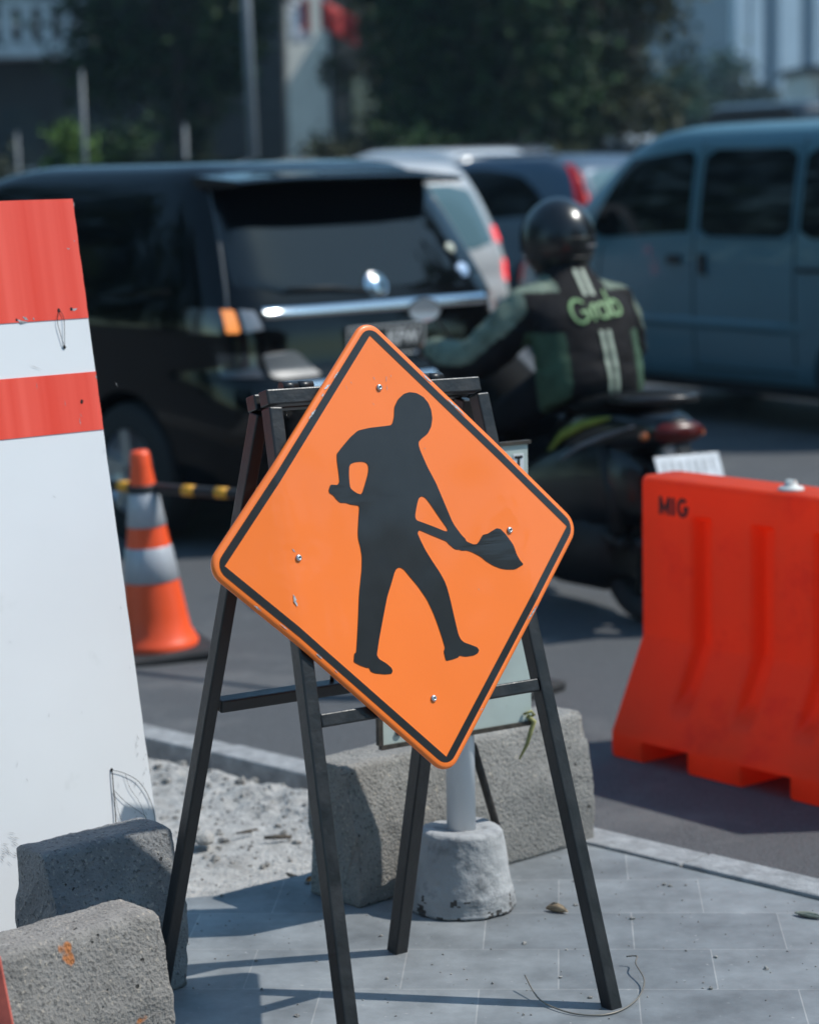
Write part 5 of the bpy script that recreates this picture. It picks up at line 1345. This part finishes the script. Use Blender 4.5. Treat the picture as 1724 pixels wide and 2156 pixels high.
# helmet
hc = V((.60, 0, 1.368)); hel = MB()
def hp(u, v):
    th = math.pi * v * .80; ph = 2 * math.pi * u
    d = V((math.sin(th) * math.cos(ph), math.sin(th) * math.sin(ph), math.cos(th)))
    k = 1.0
    if d.z < -.2: k = 1 - .04 * (-.2 - d.z)
    return hc + V((d.x * .155 * k, d.y * .136 * k, d.z * .160))
hel.grid(hp, 48, 26); ho = hel.build('helmet', M_mblk, person)
so_h = ho.modifiers.new('thickness', 'SOLIDIFY'); so_h.thickness = .02; so_h.offset = -1
MB().tube([hp(u / 40, .985) for u in range(40)], .009, 8, closed=True).build('helmet_rim', M_trim, ho)
for zz in (.60, .78): MB().tube([hc + (hp(u_, zz) - hc) * 1.004 for u_ in [lerp(.25, .75, k / 30) for k in range(31)]], .0035, 6).build('helmet_trim', M_trim, ho)
vz = MB(); vz.grid(lambda u, v: hc + (hp(lerp(-.19, .19, u), lerp(.42, .74, v)) - hc) * 1.035, 18, 8); vo = vz.build('visor', M_glass, ho); s3_ = vo.modifiers.new('thickness', 'SOLIDIFY'); s3_.thickness = .003
st_ = MB(); st_.grid(lambda u, v: hc + (hp(lerp(.545, .635, u), lerp(.655, .685, v)) - hc) * 1.012, 12, 2); st_.build('helmet_lettering_strip', mat('grey helmet strip', (.16, .16, .17), .4), ho)
# face under the visor: eyes, nose, mouth, ears
fc = MB()
hx = V((.575, 0, 1.345))
nose = MB().lathe([(0, .022), (.009, .012), (.014, 0), (.012, -.006)], 12); nose.xf(Matrix.Translation(hx + V((.085, 0, -.008))) @ Matrix.Rotation(R(80), 4, 'Y')); nose.build('nose', M_skin, person)
for sg in (-1, 1):
    e_ = MB().lathe([(0, .011), (.007, .0085), (.0105, 0), (0, -.009)], 14); e_.xf(Matrix.Translation(hx + V((.078, sg * .031, .022))) @ Matrix.Rotation(R(90), 4, 'Y')); e_.build('eye', mat('eye white', (.7, .7, .68), .2), person)
    r__ = MB().lathe([(0, .012), (.018, .009), (.028, 0), (.02, -.006)], 14); r__.xf(Matrix.Translation(hx + V((-.005, sg * .086, .008))) @ Matrix.Rotation(R(-90 * sg), 4, 'X')); r__.build('ear', M_skin, person)
MB().tube([hx + V((.088, y, -.042 + abs(y) * .1)) for y in (-.022, -.011, 0, .011, .022)], [.003, .0055, .006, .0055, .003], 8).build('mouth', mat('lips', (.22, .09, .07), .5), person)
# ------------------------------------------------------------------ far side of the road: trees, buildings, poles
def leaf_mat(name, col, var=.75):
    m, nt, b = new_mat(name); N, L = nt.nodes, nt.links
    g = N.new('ShaderNodeNewGeometry'); r = N.new('ShaderNodeValToRGB')
    r.color_ramp.elements[0].color = (*[v * (1 - var) for v in col], 1); r.color_ramp.elements[1].color = (*[v * (1 + var) for v in col], 1)
    L.new(g.outputs['Random Per Island'], r.inputs[0]); L.new(r.outputs[0], b.inputs['Base Color']); b.inputs['Roughness'].default_value = .55; b.inputs['Specular IOR Level'].default_value = .12
    return m
M_bark = mat('grey brown bark', (.045, .038, .03), .9, var=.35, scale=12, bump=.8, bscale=30)
M_lf = [leaf_mat('dark green foliage', (.022, .044, .016)), leaf_mat('dull green foliage', (.030, .058, .020)), leaf_mat('brown green foliage', (.044, .046, .020)), leaf_mat('fresh green foliage', (.08, .14, .03)), leaf_mat('yellow green foliage', (.17, .17, .05))]
def leaf_quad(vs, fs, p, ln, wd, rr, droop=.0):
    a = V((rr.gauss(0, 1), rr.gauss(0, 1), rr.gauss(0, .6) - droop)).normalized(); b = a.cross(V((rr.gauss(0, 1), rr.gauss(0, 1), rr.gauss(0, 1)))).normalized()
    o = len(vs); vs += [p - a * ln * .5, p + b * wd * .5, p + a * ln * .5 , p - b * wd * .5]; fs.append((o, o + 1, o + 2, o + 3))
def tree(name, label, loc, h, crown, nl, m, seed, leaf=.16, group=None, cat='tree', low=.25, cl=26, tr=.12):
    """crown: (rx, ry, rz) ellipsoid; leaves gathered in clumps round limb ends"""
    rr = random.Random(seed); t = thing(name, label, cat, loc, rr.random() * 6, group)
    rx, ry, rz_ = crown; cz = h - rz_
    tk = MB(); q = [V((0, 0, -.05))]; 
    for i in range(1, 7): q.append(V((rr.gauss(0, .06) * i * .4, rr.gauss(0, .06) * i * .4, cz * i / 6)))
    tk.tube(q, [tr * (1.35 if i == 0 else 1 - .07 * i) for i in range(7)], 10)
    cent = []
    for i in range(cl):
        d = V((rr.gauss(0, 1), rr.gauss(0, 1), rr.gauss(0, 1))).normalized(); k = rr.uniform(.35, 1.0) ** .6
        c = V((d.x * rx * k, d.y * ry * k, cz + d.z * rz_ * k))
        if c.z < h * low: c.z = h * low + rr.random() * .3
        cent.append((c, rr.uniform(.55, 1.15)))
    for c, _ in cent[:14]:
        s = q[rr.randint(2, 6)]; mid = s.lerp(c, .5) + V((rr.gauss(0, .12), rr.gauss(0, .12), -.05 * h)); tk.tube([s, mid, c], [tr * .42, tr * .26, tr * .08], 6)
    tk.build('trunk', M_bark, t)
    vs, fs = [], []; sz = (rx * ry * rz_) ** (1 / 3) * .34
    for i in range(nl):
        c, k = cent[rr.randrange(cl)]; d = V((rr.gauss(0, 1), rr.gauss(0, 1), rr.gauss(0, .8)))
        leaf_quad(vs, fs, c + d * sz * k * .62, leaf * rr.uniform(.6, 1.3), leaf * .55, rr, .3)
    MB().add(vs, fs).build('crown', m, t, fix=False); return t
def X(px, d): return (px - CX) / 5100 * d / .9896 * .9896
TG = 'trees along the far side of the road'
specs = [
    # px, dist, height, crown, leaves, material, label, low
    (-230, 44, 8.5, (1.5, 2.0, 3.0), 5200, 1, 'dark tree at the left picture edge under the balcony', .12, 2),
    (400, 46, 9.0, (1.2, 2.0, 3.6), 5600, 0, 'dark dense tree between the short post and the tall lamp pole', .10, 3),
    (455, 50, 9.5, (.8, 1.4, 4.0), 4200, 0, 'narrow dark tree directly left of the tall lamp pole', .10, 5),
    (860, 57, 6.6, (1.15, 1.6, 2.6), 4600, 2, 'brownish tree under the red banner', .08, 7),
    (985, 46, 9.0, (1.75, 2.0, 3.9), 6000, 1, 'large dark tree right of the red banner', .06, 11),
    (1080, 45, 9.5, (2.2, 2.2, 4.2), 6800, 0, 'broadest dark tree in the middle of the background', .05, 13),
    (1265, 48, 8.8, (1.5, 1.9, 3.9), 5200, 2, 'brown green tree at the right end of the dark tree row', .05, 17),
]
for px_, d, h, cr_, nl, mi, lab, low, sd2 in specs:
    tree('broadleaf_tree', lab, (X(px_, d), d, ROAD), h, cr_, int(nl * 1.5), M_lf[mi], sd2, .24, TG, low=low, cl=46)
SG = 'shrubs in the roadside bed'
for px_, d, h, rad, mi, lab, sd2 in [(40, 36, 1.9, 1.1, 2, 'brownish low shrub at the left picture edge', 21), (180, 35, 2.35, .55, 3, 'fresh green shrub rising behind the short grey post', 22), (150, 33.5, 1.35, .55, 4, 'yellowish low shrub at the foot of the short grey post', 23), (240, 34, 1.3, .5, 4, 'second yellowish low shrub right of the short grey post', 29),
                                   (330, 37, 2.15, .75, 1, 'rounded green shrub right of the short grey post', 24), (460, 37, 1.8, .6, 2, 'dull shrub left of the tall lamp pole', 25), (620, 38, 1.65, .7, 1, 'low green shrub right of the tall lamp pole', 26), (745, 38, 2.1, .7, 2, 'brown shrub in front of the pale wall', 27), (860, 38, 2.2, .9, 1, 'green shrub in front of the large dark tree', 28), (1010, 38, 1.8, .9, 0, 'dark shrub under the broadest tree', 30), (1180, 39, 1.8, .9, 2, 'brown green shrub under the last tree of the row', 31)]:
    tree('roadside_shrub', lab, (X(px_, d), d, ROAD), h, (rad * 1.1, rad, h * .48), 2600, M_lf[mi], sd2, .13, SG, 'shrub', low=.03, cl=16, tr=.04)
# raised bed edge
struct(MB().box((0, 39, ROAD + .08), (60, 8, .16)).build('verge', mat('bare earth verge', (.11, .095, .075), .95, var=.35, scale=4)))
# wall of the first building with balcony
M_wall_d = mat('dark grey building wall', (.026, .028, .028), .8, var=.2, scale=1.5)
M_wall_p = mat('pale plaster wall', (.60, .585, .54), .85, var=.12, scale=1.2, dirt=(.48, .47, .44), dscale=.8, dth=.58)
M_conc_b = mat('balcony concrete', (.50, .53, .55), .85, var=.15, scale=3)
bA = thing('balcony_building', 'shaded building with a balustraded balcony behind the trees at upper left', 'building', (X(60, 60), 62, ROAD))
def bxl(par, name, c, d, m, bev=0): return MB().box(c, d).build(name, m, par, bevel=bev)
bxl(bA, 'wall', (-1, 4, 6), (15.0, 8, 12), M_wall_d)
bal = bxl(bA, 'balcony', (-.2, -.75, 4.55), (4.3, 1.5, .35), M_conc_b)
for i in range(9): bxl(bal, 'baluster', (-2.2 + i * .5, -1.42, 5.15), (.26, .12, .85), M_conc_b)
bxl(bal, 'handrail', (-.2, -1.42, 5.65), (4.4, .2, .16), M_conc_b)
for i in range(4):
    w_ = bxl(bA, 'window', (-3.6 + i * 1.7, -.02, 2.4), (1.0, .06, 1.5), M_glass2); bxl(w_, 'frame', (-3.6 + i * 1.7, -.05, 1.62), (1.15, .12, .08), M_conc_b)
    w_ = bxl(bA, 'window', (-3.6 + i * 1.7, -.02, 6.2), (1.0, .06, 1.8), M_glass2); bxl(w_, 'frame', (-3.6 + i * 1.7, -.05, 5.25), (1.15, .12, .08), M_conc_b)
bB = thing('plastered_building', 'pale plastered building standing right of the tall lamp pole behind the trees', 'building', (X(640, 64), 64, ROAD), R(24))
bxl(bB, 'wall', (0, 3, 6), (2.3, 6, 12), M_wall_p); bxl(bB, 'corner_strip', (1.13, -.04, 6), (.18, .12, 12), M_wall_d)
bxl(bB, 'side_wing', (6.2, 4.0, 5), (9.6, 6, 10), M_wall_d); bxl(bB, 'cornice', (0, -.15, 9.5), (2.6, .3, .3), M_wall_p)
for i in range(3):
    w_ = bxl(bB, 'window', (2.6 + i * 2.2, .97, 3.2), (1.1, .06, 1.5), M_glass2); bxl(w_, 'frame', (2.6 + i * 2.2, .95, 2.4), (1.3, .1, .1), M_wall_p)
# slab added out of view to cast diagonal shade on the pale wall
bxl(bB, 'shade_slab', (3.45, -1.15, 6.6), (3.1, 2.3, .12), M_wall_d)
# flags
def flag(name, label, loc, parts, w_, h_, seed, tilt):
    t = thing(name, label, 'flag', loc)
    MB().tube([(-.1 * w_, .0, h_ * 1.02), (.5, 7.5, h_ + 1.4)], .02, 8).build('staff', M_trim, t)
    for i, (z0, z1, m, u0, u1) in enumerate(parts):
        mb = MB(); mb.grid(lambda u, v: V((lerp(u0, u1, u) * w_, .06 * math.sin(6 * lerp(u0, u1, u) + seed + 2 * v), lerp(z0, z1, v) * h_ - lerp(u0, u1, u) * tilt * w_)), 12, 8); o = mb.build('cloth', m, t); q = o.modifiers.new('thickness', 'SOLIDIFY'); q.thickness = .006
    return t
M_fr, M_fw = mat('red flag cloth', (.50, .03, .025), .7), mat('white flag cloth', (.60, .61, .66), .7)
f1 = flag('flag', 'limp red and white flag hanging in front of the pale building', (X(672, 55), 55, 4.2), [(0, 1, M_fw, -.62, -.2), (.25, 1, M_fr, -.2, .12), (0, .25, M_fw, -.2, .12)], .62, .95, 1, -.1)
f2 = flag('banner', 'slanting red banner right of the pale building', (X(778, 54), 54, 4.0), [(0, 1, M_fr, -1, -.05)], .82, .62, 2, .55)
# tall lamp pole and short posts
M_pole = mat('galvanised grey pole', (.14, .155, .17), .5, .4, var=.1, scale=4)
def pole(name, label, px0, y0, px1, d, r, cat, top=None, extra=None):
    b_ = AT(px1, 330, d); b_.z = ROAD; a_ = AT(px0, y0, d); t = thing(name, label, cat, (b_.x, d, ROAD))
    top_ = V((a_.x - b_.x, 0, a_.z - ROAD)); MB().tube([(0, 0, 0), top_ * .5, top_], [r * 1.15, r, r * .85], 14).build('shaft', M_pole, t)
    MB().lathe([(r * 2.2, 0), (r * 2.2, .03), (r * 1.3, .06), (r * 1.2, .2)], 16).build('base', M_pole, t)
    return t, top_
lp, tp_ = pole('street_lamp', 'tall pale grey lamp pole left of the pale building', 505, -260, 541, 27, .055, 'street lamp')
MB().tube([tp_, tp_ + V((.1, 0, .5)), tp_ + V((.9, -.3, .7)), tp_ + V((1.5, -.5, .7))], .035, 10).build('arm', M_pole, lp)
MB().lathe([(0, -.05), (.12, -.04), (.14, .02), (.05, .08), (0, .08)], 16, tp_ + V((1.7, -.55, .7))).build('lamp_head', M_pole, lp)
for lab, x0, y0, x1, d, r in [('short grey post rising left of the lamp pole, taller than its neighbours', 172, 155, 180, 26, .024), ('small grey post low behind the black minivan roof, midway to the lamp pole', 389, 268, 393, 30, .026), ('small dark post at the far left picture edge', 36, 285, 39, 30, .022)]:
    p_, t_ = pole('roadside_post', lab, x0, y0, x1, d, r, 'post'); MB().lathe([(r * .9, 0), (r, .02), (0, .05)], 12, t_).build('cap', M_pole, p_)
# ------------------------------------------------------------------ distance: trees and office towers in haze
for px_, d, h, cr_, mi, lab, sd2 in [(1395, 120, 5.4, (3.2, 3, 2.6), 1, 'hazy tree beyond the end of the dark tree row', 41), (1500, 150, 8.2, (2.6, 3, 3.7), 0, 'hazy tall tree in front of the left office tower', 42), (1590, 140, 5.6, (2.6, 3, 2.6), 2, 'hazy low tree between the two office towers', 43), (1770, 110, 5.6, (1.9, 2, 2.6), 0, 'hazy tree at the upper right picture edge', 44), (1335, 95, 4.2, (2.0, 2, 2.0), 2, 'hazy low tree behind the last dark tree', 45)]:
    tree('distant_tree', lab, (X(px_, d), d, ROAD), h, cr_, 3000, M_lf[mi], sd2, .5, 'distant trees in the haze', low=.05, cl=26, tr=.25)
M_tw = mat('pale hazy tower cladding', (.36, .43, .49), .6, var=.06, scale=.2); M_tg = mat('haze blue tower glass', (.018, .06, .10), .4, spec=.4); M_tl = mat('pale hazy glass band', (.13, .19, .24), .4)  # blue of the haze is partly put into these base colours
def tower(label, px0, px1, d, h, cols):
    x0, x1 = X(px0, d), X(px1, d); t = thing('office_tower', label, 'office tower', ((x0 + x1) / 2, d, ROAD), R(24)); w_ = (x1 - x0) * 1.06
    MB().box((0, 12, h / 2), (w_, 24, h)).build('core', M_tg, t)
    for u0, u1, kind in cols:
        a, b = (u0 - .5) * w_, (u1 - .5) * w_
        if kind == 'pier': MB().box(((a + b) / 2, -.9, h / 2), (b - a, 1.8, h)).build('pier', M_tw, t)
        elif kind == 'bands':
            mb = MB(); z = 1.5
            while z < h: mb.box(((a + b) / 2, -.35, z), (b - a, .7, 1.7)); z += 3.6
            mb.build('floor_bands', M_tl, t)
    return t
tower('left hazy office tower with horizontal floor bands between two broad pale piers', 1368, 1530, 420, 90, [(0, .12, 'pier'), (.2, .42, 'pier'), (.42, .86, 'bands'), (.86, 1.0, 'pier')])
tower('right hazy office tower with tall pale piers and dark blue glass', 1535, 1790, 380, 100, [(0, .09, 'pier'), (.13, .23, 'pier'), (.38, .57, 'pier'), (.70, .84, 'pier'), (.92, 1.0, 'pier')])
tower('far hazy office tower glimpsed behind the crown of the last dark tree', 1180, 1350, 470, 110, [(0, .3, 'pier'), (.3, .8, 'bands'), (.8, 1, 'pier')])
# unseen trees added outside the frame for the glossy cars and sign to mirror: to the right of the road and behind the viewer on the left
def reflection_trees(name, spots, seed):
    rr = random.Random(seed); vs, fs = [], []
    for x, y, h, r in spots:
        for k in range(9):
            d = V((rr.gauss(0, 1), rr.gauss(0, 1), rr.gauss(0, 1))).normalized(); c = V((x + d.x * r * .7, y + d.y * r * .7, ROAD + h * .55 + d.z * h * .42)); 
            for q in range(150): leaf_quad(vs, fs, c + V((rr.gauss(0, 1) * r * .33, rr.gauss(0, 1) * r * .33, rr.gauss(0, 1) * h * .14)), .75 * rr.uniform(.6, 1.3), .5, rr, .2)
    o = MB().add(vs, fs).build(name, M_lf[0], fix=False); o['kind'] = 'stuff'; return o
reflection_trees('reflection_trees', [(16.5, 12.6, 11.2, 1.7), (16.5, 14.8, 12.6, 1.7), (16.5, 16.8, 11.6, 1.5), (17, 19, 13.2, 1.8)] + [(16 + 1.5 * math.sin(i * 2.1), 12 + i * 3.2, 7.1 + 1.5 * math.sin(i * 1.7), 2.2) for i in range(7)] + [(29.5 + .4 * math.sin(i * 3), -1.5 - i * 1.7, 9.7 + .8 * math.sin(i * 2.3), 2.3) for i in range(5)] + [(23.5, -8.2, 13.5, 2.0), (24.2, -8.6, 10, 1.9)] + [(22 - i * 1.3, -9.5 - i * 2.2, 13 + 2 * math.sin(i * 1.9), 2.7) for i in range(5)] + [(-24 + i * 4.2, -14 - 2 * math.sin(i), 7 + 2 * math.sin(i * 2.2), 2.4) for i in range(7)] + [(-27 - 2 * math.sin(i * 2.7), 4 + i * 3.4, 14 + 2.5 * math.sin(i * 1.3), 2.8) for i in range(8)], 77)
# small pale building low at the right
bC = thing('roadside_building', 'small pale building low at the right picture edge above the minibus', 'building', (X(1835, 90), 92, ROAD))
bxl(bC, 'wall', (0, 3, 2.3), (3.8, 6, 4.6), M_wall_p)
for i in range(2): bxl(bC, 'window', (-1.0 + i * 1.7, -.02, 3.6), (.9, .06, 1.1), M_glass2)
bxl(bC, 'roof', (0, 2.8, 4.7), (4.2, 7, .25), M_wall_d)
# ------------------------------------------------------------------ air
hz = MB().box((0, 250, 62), (1200, 720, 127)).build('haze', mat('unused', (1, 1, 1))); hz['kind'] = 'stuff'
m = bpy.data.materials.new('thin city haze'); m.use_nodes = True; n_ = m.node_tree; n_.nodes.clear()
out = n_.nodes.new('ShaderNodeOutputMaterial'); vp = n_.nodes.new('ShaderNodeVolumePrincipled'); vp.inputs['Color'].default_value = (.50, .74, 1.0, 1); vp.inputs['Density'].default_value = .0005; vp.inputs['Anisotropy'].default_value = .2
n_.links.new(vp.outputs[0], out.inputs['Volume']); hz.data.materials.clear(); hz.data.materials.append(m)
